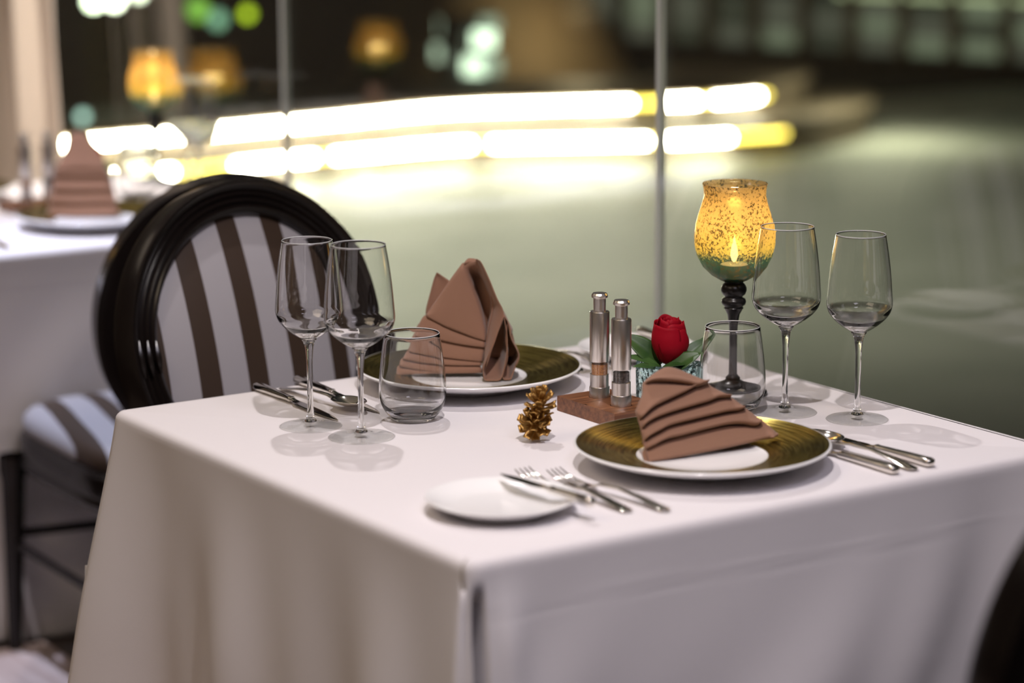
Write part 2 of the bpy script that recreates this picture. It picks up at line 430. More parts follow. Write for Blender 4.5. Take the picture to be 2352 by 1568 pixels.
# ------------------------------------------------------------------ chairs
def chair(loc, rz, label, lean=12, zc=.755, group=None, seat=True):
    t = empty('dining_chair', loc, rz, label, 'chair', group)
    a, b = .222, .238
    le = R(lean)
    # back plane: origin at backrest centre, leaning away (local -y)
    def bp(u, v, w): # u across, v up the leaning back, w towards the sitter (+y)
        return (u, -math.sin(le) * v + math.cos(le) * w, zc + math.cos(le) * v + math.sin(le) * w)
    # moulded oval frame: ribbed band
    prof = [(-.046, -.016), (-.046, .010), (-.042, .018), (-.036, .021), (-.031, .015), (-.026, .0215), (-.021, .015), (-.016, .0215), (-.011, .016), (-.005, .026), (.003, .028), (.008, .020), (.009, -.018), (-.02, -.026)]
    npf = len(prof)
    def fr(i, j):
        th = 2 * PI * i; r, w = prof[int(round(j * npf)) % npf]
        return bp((a + r) * math.cos(th), (b + r) * math.sin(th), w)
    MB().grid(fr, 96, npf + 1, closeu=True).build('back_frame', m_dark, t, angle=50)
    fro = t.children[-1]
    # carved blocks on the sides of the oval
    for sg in (-1, 1):
        mbc = MB()
        for k in range(3):
            th = (0 if sg > 0 else PI)
            pts = [bp((a - .036 + k * .014) * math.cos(th + d), (b - .036 + k * .014) * math.sin(th + d), .024) for d in [x * .024 for x in range(-5, 6)]]
            mbc.tube(pts, [.001 + .0045 * math.sin(PI * i / 10) for i in range(11)], 8)
        mbc.build('carving', m_dark, fro)
    # padded panel, striped both sides
    ai, bi = a - .042, b - .042
    mp = MB()
    for sg in (1, -1):
        def pad(i, j, sg=sg):
            th = 2 * PI * i; rr_ = j
            bulge = .022 * (1 - rr_ ** 2.2) + .004
            return bp(ai * rr_ * math.cos(th), bi * rr_ * math.sin(th), sg * bulge)
        mp.grid(pad, 64, 14, closeu=True)
    mp.build('back_cushion', m_stripe, t, angle=180)
    mpip = MB().tube([bp((ai + .001) * math.cos(x * 2 * PI / 64), (bi + .001) * math.sin(x * 2 * PI / 64), .009) for x in range(65)], .0045, 6, cap=False)
    mpip.build('piping', m_stripe, t.children[-1])
    # seat: rail, cushion
    D0, D1 = .02, .53; W0, W1 = .212, .292
    def plan(i, g=0): # rounded trapezoid
        th = 2 * PI * i; c, s = math.cos(th), math.sin(th)
        e = 5.0
        x = math.copysign(abs(c) ** (2 / e), c); y = math.copysign(abs(s) ** (2 / e), s)
        yy = (D0 + D1) / 2 + y * ((D1 - D0) / 2 + g) + .025 * (1 - x * x) * max(0, y)
        xx = x * (lerp(W0, W1, (y + 1) / 2) + g)
        return xx, yy
    rp = [(-.012, .375), (0, .37), (.004, .38), (0, .39), (.004, .40), (.004, .43), (-.004, .44), (-.03, .442)]
    MB().grid(lambda i, j: (*plan(i, rp[int(round(j * 7))][0]), rp[int(round(j * 7))][1]), 96, 8, closeu=True).build('seat_rail', m_dark, t, angle=40)
    cp_ = [(-.010, .435), (-.004, .445), (-.003, .455), (-.006, .468), (-.016, .478), (-.035, .486), (-.07, .493), (-.12, .499), (-.18, .502), (-.235, .503)]
    mc = MB().grid(lambda i, j: (*plan(i, cp_[int(round(j * 9))][0]), cp_[int(round(j * 9))][1]), 96, 10, closeu=True)
    mc.build('seat_cushion', m_stripe, t, angle=180)
    # fluted tapering front legs, raked rear legs
    for sg in (-1, 1):
        def leg(i, j, sg=sg):
            z = lerp(0, .385, j); r = lerp(.012, .023, j) + (.004 if j > .93 else 0); th = 2 * PI * i
            r *= 1 + .06 * math.cos(8 * th)
            return (sg * (W1 - .014 + .012 * (1 - j)) + r * math.cos(th), D1 - .028 + r * math.sin(th), z)
        MB().grid(leg, 48, 16, closeu=True).build('leg', m_dark, t, angle=60)
        MB().tube([(sg * (W0 - .02), -.055, 0), (sg * (W0 - .018), .0, .22), (sg * (W0 - .02), .03, .40), (sg * (W0 - .06), .012, .53), (sg * (W0 - .085), -.004, .575)], [.014, .018, .021, .019, .016], 12).build('leg', m_dark, t)
        MB().tube([(sg * (W0 - .02), -.005, .215), (sg * (W1 - .012), D1 - .03, .215)], .0085, 10).build('stretcher', m_dark, t)
    MB().tube([(-(W1 - .012), D1 - .03, .235), (W1 - .012, D1 - .03, .235)], .0085, 10).build('stretcher', m_dark, t)
    MB().tube([(-(W0 - .06), 0, .50), (0, -.004, .505), (W0 - .06, 0, .50)], .016, 10).build('back_rail', m_dark, t)
    return t
# chair of the far diner (faces this way), chair behind it (faces the far table), chair of the near diner
chair((-.115, .655, 0), PI + .10, 'dark wooden oval-backed chair facing the nearest table, striped cushion towards the camera', 15.5, .77)
chair((.085, 1.135, 0), -.20, 'dark oval-backed chair seen from behind at the far table, blue-white striped seat showing at left', 8, .715)
chair((-.078, -1.085, 0), 0, 'dark oval chair back just entering the picture at the lower right corner', 11, .757)

# ------------------------------------------------------------------ tableware
def charger_proto(loc, label):
    t = empty('charger_plate', loc, 0, label, 'plate', 'gold-rimmed charger plates')
    body = [(0, .006), (.05, .006), (.070, .004), (.072, 0), (.080, 0), (.084, .004), (.105, .0095), (.135, .0175), (.152, .0235), (.1575, .0268), (.1588, .0282), (.1580, .0296), (.1560, .0298)]
    top = [(.1560, .0300), (.150, .0285), (.135, .0240), (.115, .0190), (.100, .0160), (.086, .0142), (.081, .0136)]
    MB().lathe(body, 128).build('plate_body', m_porc, t, angle=60)
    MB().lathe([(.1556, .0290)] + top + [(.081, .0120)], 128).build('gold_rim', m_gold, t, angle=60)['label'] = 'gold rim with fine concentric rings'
    MB().lathe([(.0815, .0125), (.0812, .0138), (.079, .0128), (.075, .0118), (.05, .0115), (.0005, .0115)], 128).build('plate_centre', m_porc, t, angle=60)['label'] = 'glossy white centre'
    return t
ch1 = charger_proto((.018, -.255, .7502), 'round gold-rimmed charger plate in front, its brown napkin fanned in pleats')
ch2 = place(ch1, (.034, .300, .7502), .4, 'round gold-rimmed charger plate across the nearest table, under the tall peaked napkin')
ch3 = place(ch1, (.225, 1.965, .7502), 1, 'blurred gold-rimmed plate near the edge of the far left table')
ch4 = place(ch1, (.10, 2.485, .7502), 2, 'blurred gold-rimmed plate at the left picture edge, across the far table')

bp1 = empty('bread_plate', (-.303, -.290, .7502), 0, 'small plain white bread plate at the near left corner of the table', 'plate', 'white bread plates')
MB().lathe([(0, .003), (.045, .003), (.048, 0), (.055, 0), (.058, .003), (.075, .010), (.0860, .0155), (.0880, .0168), (.0875, .0182), (.0850, .0180), (.074, .0130), (.060, .0085), (.050, .0072), (.0005, .0070)], 96).build('plate', m_porc, bp1, angle=60)
bp2 = place(bp1, (.345, .322, .7502), 0, 'small white bread plate at the far edge, behind the steel mills and the rose')
bp3 = place(bp1, (-.13, 2.52, .7502), 0, 'blurred white bread plate at the left picture edge on the far table')

# napkins -------------------------------------------------------------
def strips(mb, layers, p0, n, NS=40, proud=.005, wrap=0.0, base=0.0):
    for li, (up_, lo_) in enumerate(layers):
        A = [on_plane(p.x, p.y, p0, n) for p in resample([(x, y, 0) for x, y in up_], NS)]
        B = [on_plane(p.x, p.y, p0, n) for p in resample([(x, y, 0) for x, y in lo_], NS)]
        rows = [(-.02, -.003), (.12, -.0012), (.3, .0005), (.5, .002), (.7, .0035), (.88, proud), (.97, proud), (1.0, proud * .75), (1.0, proud * .3), (.96, -.001), (.88, -.003)]
        vs = []
        for t, w_ in rows:
            for k in range(NS):
                e = min(k, NS - 1 - k) / (NS - 1)
                ww = (w_ + base) * smooth(e / .04 + .3) - wrap * (1 - smooth(k / (NS * .28))) ** 2
                vs.append(A[k].lerp(B[k], t) + n * ww)
        m = len(rows)
        mb.add(vs, [(j * NS + i, j * NS + i + 1, (j + 1) * NS + i + 1, (j + 1) * NS + i) for j in range(m - 1) for i in range(NS - 1)])
def shell(mb, outline, p0, n, back, NS=60, side=None):
    A = [on_plane(p.x, p.y, p0, n) for p in resample([(x, y, 0) for x, y in outline], NS)]
    B = resample(back, NS)
    def fn(i, j):
        k = int(round(i * (NS - 1))); a = A[k]; b = B[k]
        p = a.lerp(b, j); p.z = lerp(a.z, b.z, j ** 1.4); return p
    mb.grid(fn, NS, 12)
def c3(pts): return [(1440 + x / 5.808, 830 + y / 5.808) for x, y in pts]
# near napkin: pleats fanned over each other
nb = Vector((-.052, -.240, .7645)); ntop = nb + Vector((0, .073, .103)); E_ = Vector((.19, -.022, .010)).normalized()
L_ = (ntop - nb); n1 = E_.cross(L_).normalized()
if n1.y > 0: n1 = -n1
S0 = c3([(165, 775), (125, 650), (200, 450), (215, 290), (330, 190), (470, 110), (560, 100), (680, 130), (820, 190), (1000, 265), (1060, 290)])
lay = [
 (c3([(280, 1335), (240, 1165), (520, 1040), (900, 930), (1300, 850), (1720, 830), (1780, 790), (2000, 950)]), c3([(280, 1335), (500, 1312), (850, 1250), (1300, 1160), (1750, 1060), (1960, 1020), (2005, 965)])),
 (c3([(225, 1060), (290, 1000), (430, 930), (560, 860), (900, 780), (1280, 690), (1440, 660), (1560, 615), (1780, 770)]), c3([(245, 1165), (330, 1130), (520, 1040), (700, 1000), (1000, 920), (1300, 850), (1500, 835), (1720, 860), (1780, 780)])),
 (c3([(200, 900), (230, 840), (350, 770), (560, 700), (830, 620), (1060, 555), (1200, 500), (1375, 480), (1560, 610)]), c3([(225, 1060), (290, 1000), (430, 930), (560, 865), (900, 780), (1280, 690), (1440, 668), (1500, 655), (1562, 620)])),
 (c3([(165, 775), (300, 650), (450, 570), (600, 500), (870, 360), (1060, 290), (1120, 345), (1375, 470)]), c3([(200, 900), (230, 845), (350, 775), (560, 700), (830, 620), (1060, 555), (1200, 500), (1375, 490)])),
 (c3([(140, 700), (125, 650), (200, 450), (215, 300), (330, 270), (600, 285), (860, 340), (900, 345)]), c3([(165, 775), (300, 650), (450, 570), (600, 500), (750, 430), (870, 362), (900, 352)])),
 (c3([(213, 310), (215, 290), (330, 190), (470, 110), (560, 100), (680, 130), (820, 190), (1000, 265), (1060, 288)]), c3([(215, 315), (330, 288), (600, 305), (760, 330), (880, 358), (980, 330), (1060, 292)])),
]
mb = MB()
for li, l in enumerate(lay): strips(mb, [l], nb, n1, proud=.0075, wrap=.004, base=.0014 * li)
shell(mb, c3([(280, 1335), (240, 1165), (200, 950), (140, 730), (125, 650), (200, 450), (215, 290), (330, 190), (470, 110), (560, 100), (680, 130), (820, 190), (1120, 345), (1370, 470), (1560, 610), (1780, 770), (2003, 960)]),
      nb, n1, [at(1489, 1056, .7645), at(1496, 1040, .7645), at(1515, 1020, .7645), at(1560, 1003, .7645), at(1640, 1000, .7645), at(1720, 1004, .768), at(1778, 1004, .776)])
nap = mb.build('cloth_napkin', m_napkin, solid=.0011, angle=180, recalc=False); tag(nap, 'brown cloth napkin fanned in flat overlapping pleats on the front gold plate', 'napkin', 'folded brown napkins')

# far napkin: peaked, seen from its rolled side
def c2(pts): return [(900 + x / 4.356, 560 + y / 4.356) for x, y in pts]
fb = at(906, 861, .766); fbr = at(1107, 856, .768)
E2 = (fbr - fb).normalized(); tilt = Vector((FW.x, FW.y, 0)).normalized() * .12 + Vector((0, 0, 1))
n2 = E2.cross(tilt).normalized()
if n2.dot(FW) > 0: n2 = -n2
fl_ = [
 (c2([(25, 1310), (60, 1220), (300, 1250), (530, 1265), (880, 1260)]), c2([(25, 1312), (200, 1305), (500, 1292), (700, 1288), (905, 1285)])),
 (c2([(60, 1220), (100, 1150), (300, 1180), (540, 1200), (880, 1200)]), c2([(60, 1222), (250, 1255), (400, 1272), (530, 1282), (905, 1275)])),
 (c2([(100, 1150), (180, 1060), (350, 1100), (540, 1130), (900, 1165)]), c2([(100, 1152), (300, 1185), (540, 1205), (700, 1210), (900, 1212)])),
 (c2([(170, 1060), (240, 880), (480, 950), (700, 1000), (930, 1025)]), c2([(170, 1065), (350, 1105), (540, 1132), (700, 1152), (910, 1175)])),
 (c2([(235, 900), (345, 712), (560, 820), (750, 900), (938, 955)]), c2([(235, 905), (340, 925), (480, 955), (700, 1000), (935, 1032)])),
 (c2([(343, 712), (450, 560), (580, 370), (700, 210), (718, 205), (780, 370), (850, 560), (900, 720), (935, 870)]), c2([(345, 716), (450, 775), (560, 830), (700, 885), (820, 930), (940, 966)])),
]
mb = MB()
for li, l in enumerate(fl_): strips(mb, [l], fb, n2, proud=.0030, base=.0006 * li)
def patch(A, B, offA, offM, offB, p0=fb, n=n2, NS=30, NU=12, pw=1.0):
    A = [on_plane(p.x, p.y, p0 + n * offA, n) for p in resample([(x, y, 0) for x, y in A], NS)]
    B = [on_plane(p.x, p.y, p0 + n * offB, n) for p in resample([(x, y, 0) for x, y in B], NS)]
    mid = offM - (offA + offB) / 2
    mb.grid(lambda i, j: A[int(round(i * (NS - 1)))].lerp(B[int(round(i * (NS - 1)))], j) + n * (mid * math.sin(PI * j) * smooth(i * 5) ), NS, NU)
# dark hollow between face and roll, then the outer band of the roll
patch(c2([(715, 205), (780, 370), (850, 560), (900, 720), (940, 890), (940, 1000), (900, 1285)]), c2([(870, 165), (900, 270), (960, 420), (1015, 600), (965, 860), (945, 1000), (930, 1290)]), .0, -.045, .012)
patch(c2([(715, 205), (760, 150), (800, 146), (830, 150), (870, 170)]), c2([(716, 210), (760, 200), (800, 215), (840, 230), (880, 210)]), .0, .004, .0)
patch(c2([(840, 152), (880, 240), (950, 420), (1015, 600), (975, 800), (935, 1050), (915, 1240)]), c2([(850, 152), (890, 180), (960, 320), (1050, 540), (1120, 712), (1035, 950), (950, 1210)]), .006, .024, .034)
# two teardrop rolls open towards the viewer
def roll(outl, depth, off, shrink, shift):
    pts = resample([(x, y, 0) for x, y in c2(outl + [outl[0]])], 50)
    rim = [on_plane(p.x, p.y, fb + n2 * off, n2) for p in pts]
    c = sum(rim, Vector()) / len(rim)
    def fn(i, j):
        k = int(round(i * 49)); q = rim[k]; s_ = lerp(1, shrink, smooth(j)); p = c + (q - c) * s_ - n2 * depth * j + Vector((0, 0, shift * j)); p.z = max(p.z, .7645); return p
    mb.grid(fn, 50, 12)
roll([(1120, 712), (1070, 850), (1020, 1000), (960, 1130), (920, 1230), (916, 1300), (930, 1360), (980, 1393), (1040, 1392), (1090, 1350), (1120, 1270), (1145, 1140), (1155, 1040), (1150, 900)], .075, .035, .55, .015)
roll([(1160, 780), (1140, 950), (1160, 1100), (1145, 1200), (1112, 1290), (1110, 1340), (1140, 1386), (1178, 1375), (1215, 1290), (1245, 1200), (1268, 1100), (1200, 950)], .075, .030, .5, .012)
patch(c2([(1050, 540), (1122, 712), (1160, 780), (1190, 930), (1268, 1100), (1240, 1210)]), c2([(1050, 545), (1140, 730), (1206, 850), (1192, 930), (1272, 1105), (1250, 1200)]), .03, .03, .0)
# rear panel and the small upright flap
patch(c2([(700, 210), (560, 400), (345, 720), (230, 900), (60, 1230)]), c2([(860, 160), (960, 320), (1050, 540), (1180, 810), (1260, 1120)]), -.002, -.035, .0)
patch(c2([(450, 288), (425, 340), (375, 520), (342, 650), (340, 712)]), c2([(450, 286), (500, 318), (578, 372), (590, 420), (560, 470)]), -.018, -.02, -.016)
patch(c2([(340, 720), (300, 770), (262, 810), (240, 865)]), c2([(345, 730), (330, 800), (300, 860), (250, 900)]), -.01, -.012, -.006)
nap2 = mb.build('cloth_napkin', m_napkin, solid=.0012, angle=180, recalc=False); tag(nap2, 'brown cloth napkin standing as a tall peak with rolled folds on the far plate', 'napkin', 'folded brown napkins')

# stepped napkin on the far table
def c1(pts): return [(x / 3.484, 150 + y / 3.484) for x, y in pts]
tb = at(112, 494, .767); tbr = at(274, 494, .767); E3 = (tbr - tb).normalized()
n3 = E3.cross(Vector((FW.x, FW.y, 0)).normalized() * .35 + Vector((0, 0, 1))).normalized()
if n3.dot(FW) > 0: n3 = -n3
sl = [
 (c1([(400, 1080), (420, 1060), (640, 1045), (880, 1050), (915, 1060)]), c1([(385, 1205), (600, 1212), (780, 1208), (955, 1200)])),
 (c1([(410, 1000), (440, 960), (640, 945), (860, 950), (890, 960)]), c1([(400, 1095), (420, 1100), (640, 1105), (860, 1098), (940, 1110)])),
 (c1([(435, 860), (450, 850), (640, 840), (840, 850), (860, 860)]), c1([(425, 1000), (640, 1005), (850, 1000), (905, 1010)])),
 (c1([(470, 790), (500, 740), (640, 700), (800, 740), (840, 800)]), c1([(430, 890), (640, 895), (780, 892), (885, 895)])),
 (c1([(440, 840), (500, 730), (560, 570), (585, 545), (630, 540), (690, 560), (760, 640), (845, 800)]), c1([(440, 845), (500, 842), (640, 838), (760, 838), (850, 830)])),
]
mb = MB()
for li, l in enumerate(sl): strips(mb, [l], tb, n3, proud=.007, base=.0012 * li, NS=30)
bk = [at(113, 492, .7665), at(126, 484, .7665), at(195, 476, .7665), at(262, 482, .7665), at(273, 492, .7665)]
shell(mb, c1([(385, 1205), (400, 1060), (430, 850), (500, 730), (560, 570), (630, 538), (690, 558), (760, 640), (845, 800), (885, 900), (910, 1010), (955, 1200)]), tb, n3, bk, 50)
nap3 = mb.build('cloth_napkin', m_napkin, solid=.0012, angle=180, recalc=False); tag(nap3, 'blurred stepped brown napkin on the far table in front of the red rose', 'napkin', 'folded brown napkins')
nap4 = nap3.copy(); col.objects.link(nap4); nap4.location = (-.135, .5, .003); nap4['label'] = 'blurred brown napkin cut off by the left picture edge on the far table'

def fine(prof, k=4):                                 # smoothed lathe profile for clear glass
    out = []; n = len(prof)
    for i in range(n - 1):
        p0 = Vector(prof[max(i - 1, 0)]); p1 = Vector(prof[i]); p2 = Vector(prof[i + 1]); p3 = Vector(prof[min(i + 2, n - 1)])
        if (p2 - p1).length < .0025: out.append(tuple(p1)); continue
        # limit the tangents to this segment so short neighbours do not overshoot
        L = (p2 - p1).length; m1 = (p2 - p0); m2 = (p3 - p1)
        m1 = m1.normalized() * L if m1.length > 0 else m1; m2 = m2.normalized() * L if m2.length > 0 else m2
        for q in range(k):
            t = q / k; out.append(tuple((2*t**3-3*t*t+1)*p1 + (t**3-2*t*t+t)*m1 + (-2*t**3+3*t*t)*p2 + (t**3-t*t)*m2))
    out.append(tuple(prof[-1])); return out
# glasses --------------------------------------------------------------
def wine_glass(loc, label, rim, mx, foot, H, zmax):
    t = empty('wine_glass', loc, 0, label, 'glass', 'empty stemmed wine glasses')
    k = mx / .046
    out = [(.0100, .1190), (.0180 * k, .1228), (.0265 * k, .1285), (.0360 * k, .1365), (.0420 * k, .1440), (.0452 * k, .1520), (mx, zmax), (.0452 * k, zmax + .012)]
    z0 = zmax + .012
    for i in range(1, 13):
        f = i / 12; out.append((lerp(.0452 * k, rim, f) + .0012 * math.sin(PI * f), lerp(z0, H, f)))
    inn = [(max(r - .0012 - .0004 * (1 if i < 5 else 0), .001), z + (.0035 if i < 3 else (.0016 if i < 5 else 0))) for i, (r, z) in enumerate(out)]
    prof = out + [(rim - .0001, H + .0004), (rim - .0003, H + .0007), (rim - .0006, H + .0008), (rim - .0009, H + .0007), (rim - .0011, H + .0004)] + inn[::-1] + [(.0006, .1218)]
    MB().lathe(fine(prof), 96).build('bowl', m_crystal, t, angle=180)
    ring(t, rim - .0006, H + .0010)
    st = [(.0005, .1186), (.0100, .1186), (.0078, .1140), (.0060, .1080), (.0050, .1000), (.0042, .0900), (.0038, .07), (.0037, .045), (.0039, .028), (.0046, .018), (.0060, .0115), (.0080, .0070), (.0005, .0068)]
    MB().lathe(fine(st), 48).build('stem', m_crystal, t, angle=180)
    ft = [(.0005, .0066), (.0082, .0066), (.016, .0048), (.026, .0034), (foot - .010, .0031), (foot - .003, .0024), (foot, .0016), (foot - .0004, .0006), (foot - .003, .0002), (.02, .0006), (.0005, .0012)]
    MB().lathe(ft, 96).build('foot', m_thin, t, angle=180)
    return t
big = wine_glass((-.252, .114, .7503), 'larger wine glass overlapping the other on the left, nearest to the camera of the two', .0355, .0460, .0438, .2517, .1590)
small = wine_glass((-.276, .205, .7503), 'slimmer wine glass at left with its bowl in front of the striped chair back', .0330, .0436, .0418, .2476, .1570)
place(big, (.286, -.091, .7503), 0, 'larger wine glass at right, its rim overlapping the glowing candle cup')
place(small, (.338, -.178, .7503), 0, 'slimmer wine glass standing rightmost on the nearest table')
place(big, (.56, 2.17, .7503), 0, 'blurred wine glass on the far table, right of the other one there')
place(small, (.585, 2.27, .7503), 0, 'blurred wine glass on the far table, the one nearer the amber candle cup')

def tumbler(loc, label):
    t = empty('tumbler', loc, 0, label, 'glass', 'empty stemless tumblers')
    o = [(.0005, 0), (.0245, 0), (.0275, .0012), (.034, .0075), (.0400, .0165), (.0438, .0275), (.0450, .038), (.0447, .050), (.0436, .066), (.0418, .082), (.0395, .099), (.0370, .1150), (.0366, .1165), (.0358, .1167), (.0354, .1150), (.0381, .099), (.0404, .082), (.0421, .066), (.0432, .050), (.0434, .038), (.0420, .0285), (.0378, .0190), (.0310, .0125), (.0240, .0098), (.0005, .0092)]
    MB().lathe(fine(o), 96).build('glass_body', m_crystal, t, angle=180)
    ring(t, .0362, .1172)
    return t
tm = tumbler((-.143, .164, .7503), 'empty clear tumbler beside the two left wine glasses')
place(tm, (.233, -.044, .7503), 0, 'empty clear tumbler in front of the black candle stand')
place(tm, (.45, 2.24, .7503), 0, 'blurred clear tumbler on the far table behind the brown napkin')

# mills ------------------------------------------------------------------
def mill(loc, label, filling, fname):
    t = empty('spice_mill', loc, 0, label, 'mill', 'steel spice mills')
    MB().lathe([(.0005, 0), (.0130, 0), (.0138, .0008), (.0138, .0182), (.0133, .0192), (.0128, .0194), (.0128, .0362), (.0122, .0366), (.0005, .0366)], 64).build('lower_body', m_brush, t, angle=30)
    w = MB().lathe([(.0005, .0366), (.0108, .0366), (.0108, .0500), (.0005, .0505)], 48).build(fname, filling, t, angle=40)
    MB().lathe([(.0128, .0366), (.0128, .0540), (.0118, .0540), (.0118, .0366)], 64).build('window', m_thin, t, angle=40)
    MB().lathe([(.0005, .0540), (.0131, .0540), (.0133, .0545), (.0133, .1205), (.0126, .1220), (.0100, .1222), (.0005, .1222)], 64).build('upper_body', m_brush, t, angle=30)
    MB().lathe([(.0082, .1215), (.0084, .1395), (.0092, .1402), (.0108, .1410), (.0110, .1416), (.0110, .1442), (.0104, .1452), (.0095, .1468), (.0005, .1470)], 64).build('plunger', m_brush, t, angle=30)
    return t
ml1 = mill((.089, .061, .7652), 'steel mill with orange-pink salt in its window, left of the two on the wooden block', m_salt, 'salt')
ml2 = mill((.082, .002, .7652), 'steel mill with black peppercorns in its window, right of the two on the wooden block', m_pepper, 'peppercorns')
mt1 = empty('mill_stand', (.086, .0305, .7502), 0, 'reddish wooden block holding the two steel mills', 'stand', 'wooden mill stands')
def stand_mesh():
    # block with two round wells
    n = 48; hx, hy, h = .042, .066, .020
    mbs = MB()
    cs = [(.003, .0305), (-.004, -.0285)]; r = .0146; fl_z = .0148
    # top surface in two halves each with a hole
    vs = []; fs = []
    for (cx, cy), (y0, y1) in zip(cs, [(0, hy), (-hy, 0)]):
        o = len(vs)
        for k in range(n):
            a = 2 * PI * k / n; c, s_ = math.cos(a), math.sin(a)
            # ray to rectangle
            tx = ((hx - cx) if c > 0 else (-hx - cx)) / c if abs(c) > 1e-9 else 1e9
            ty = ((y1 - cy) if s_ > 0 else (y0 - cy)) / s_ if abs(s_) > 1e-9 else 1e9
            tt = min(tx, ty); vs += [(cx + r * c, cy + r * s_, h), (cx + tt * c, cy + tt * s_, h), (cx + r * c, cy + r * s_, fl_z)]
        for k in range(n):
            k2 = (k + 1) % n; fs += [(o + 3 * k, o + 3 * k + 1, o + 3 * k2 + 1, o + 3 * k2), (o + 3 * k, o + 3 * k2, o + 3 * k2 + 2, o + 3 * k + 2)]
        fs.append(tuple(o + 3 * k + 2 for k in range(n)))
    mbs.add(vs, fs)
    v = [(-hx, -hy, 0), (hx, -hy, 0), (hx, hy, 0), (-hx, hy, 0), (-hx, -hy, h), (hx, -hy, h), (hx, hy, h), (-hx, hy, h)]
    mbs.add(v, [(0, 3, 2, 1), (0, 1, 5, 4), (1, 2, 6, 5), (2, 3, 7, 6), (3, 0, 4, 7)])
    # corner fillers on the top face
    for (x, y, z) in v[4:]: pass
    for (cx, cy), (y0, y1) in zip(cs, [(0, hy), (-hy, 0)]):
        for (qx, qy) in ((hx, y1), (-hx, y1), (-hx, y0), (hx, y0)):
            pass
    return mbs
sb_ = stand_mesh().build('block', m_walnut, mt1, smooth=False, recalc=False)
MB().box((-.0418, -.0658, .0005), (.0418, .0658, .0147)).build('base', m_walnut, mt1, smooth=False)
# the far table's set of mills
place(ml1, (.195, 2.235, .7652), 0, 'blurred steel mill on the far table, left of the pair')
place(ml2, (.245, 2.235, .7652), 0, 'blurred steel mill on the far table, right of the pair')
ms2 = place(mt1, (.2145, 2.237, .7502), PI / 2, 'blurred wooden block under the pair of mills on the far table')
ms2.rotation_euler = (0, 0, PI / 2)

# vase and rose ------------------------------------------------------------
vz = empty('vase', (.182, .030, .7503), 0, 'small square vase of rippled aqua glass holding the red rose', 'vase', 'aqua glass vases')
def sq(r, z, wob, n=64, e=7):
    out = []
    for k in range(n):
        th = 2 * PI * k / n; c, s_ = math.cos(th), math.sin(th)
        q = (abs(c) ** e + abs(s_) ** e) ** (-1 / e)
        zz = z - (wob * (1 - abs(math.sin(2 * th)) ** 2))
        out.append((r * q * c, r * q * s_, zz))
    return out
def sqloft(rows, n=64):
    vs = []
    for r, z, wb in rows: vs += sq(r, z, wb, n)
    fs = [(j * n + k, j * n + (k + 1) % n, (j + 1) * n + (k + 1) % n, (j + 1) * n + k) for j in range(len(rows) - 1) for k in range(n)]
    return MB().add(vs, fs)
sqloft([(.001, 0, 0), (.0315, 0, 0), (.0345, .003, 0), (.0350, .02, 0), (.0352, .045, .002), (.0350, .0600, .004), (.0335, .0635, .004), (.0305, .0625, .004), (.0290, .058, .004), (.0285, .03, 0), (.027, .012, 0), (.001, .010, 0)]).build('glass', m_aqua, vz, angle=60)

def petal(mb, c, ang, r0, h, width, curl, z0, tip=0, nu=14, nv=12, lean=0.0, spiral=.0016):
    # a wide cupped petal wrapped round the bud axis, one edge tucked under its neighbour
    def fn(i, j):
        u = (i - .5) * 2; v = j
        wv = width * math.sin(PI * (.16 + .40 * v ** .8))
        a = ang + u * wv
        body = math.sin(PI * (.14 + .50 * min(1, v * 1.05))) * (1 - .17 * v ** 3)
        rr_ = r0 * body + curl * max(0, v - .80) ** 1.4 * 10 * (1 - u * u * .5) + spiral * u
        z = z0 + h * v * (1 - .10 * abs(u) ** 3 * v) + tip * max(0, v - .85) * 6 * (1 - abs(u)) 
        z += .0016 * math.sin(u * 4 + ang) * v * v
        return (c[0] + rr_ * math.cos(a) + lean * v, c[1] + rr_ * math.sin(a), z)
    mb.grid(fn, nu, nv)
def rose(loc, label, group='red roses'):
    t = empty('rose', loc, 0, label, 'flower', group)
    rn = random.Random(5)
    inner = MB()
    for k in range(7): petal(inner, (0, 0), k * 2.3, .0065 + .0020 * k, .0545 + .0006 * k, 1.25, .0004, .004)
    inner.build('inner_petals', m_rose, t, solid=.0005, angle=180, recalc=False)
    for k, (a, r, h, w_, cu) in enumerate([(.3, .0232, .0575, 1.35, .0012), (2.2, .0240, .0555, 1.3, .0016), (5.15, .0248, .0560, 1.25, .0010), (3.6, .0262, .0525, 1.15, .0024), (4.45, .0276, .0480, 1.0, .0006)]):
        p = MB(); petal(p, (0, 0), a, r, h, w_, cu, 0, nu=16, nv=14); p.build('petal', m_rose, t, solid=.0006, angle=180, recalc=False)
    MB().lathe([(.0005, -.004), (.006, -.002), (.010, .003), (.013, .010), (.0005, .008)], 20).build('calyx', m_leaf, t)
    MB().tube([(0, 0, 0), (.002, .001, -.02), (.004, .002, -.043)], .0022, 8).build('stem', m_leaf, t)
    def leaf(base, tip, wd, lift, roll_=0.0):
        b = Vector(base); e = Vector(tip); d = (e - b); ln = d.length; dn = d.normalized()
        sd = dn.cross(Vector((0, 0, 1))).normalized(); sd = Matrix.Rotation(roll_, 3, dn) @ sd; up_ = sd.cross(dn)
        def fn(i, j):
            u = (i - .5) * 2; w_ = wd * math.sin(PI * (.04 + .95 * j) ** .85) ** .8
            return b + d * j + sd * (u * w_) + up_ * (lift * math.sin(PI * j) + .25 * abs(u) * w_)
        MB().grid(fn, 9, 14).build('leaf', m_leaf, t, solid=.0004, angle=180, recalc=False)
    for (b_, t_, w_, l_, ro) in LEAVES: leaf(b_, t_, w_, l_, ro)
    return t
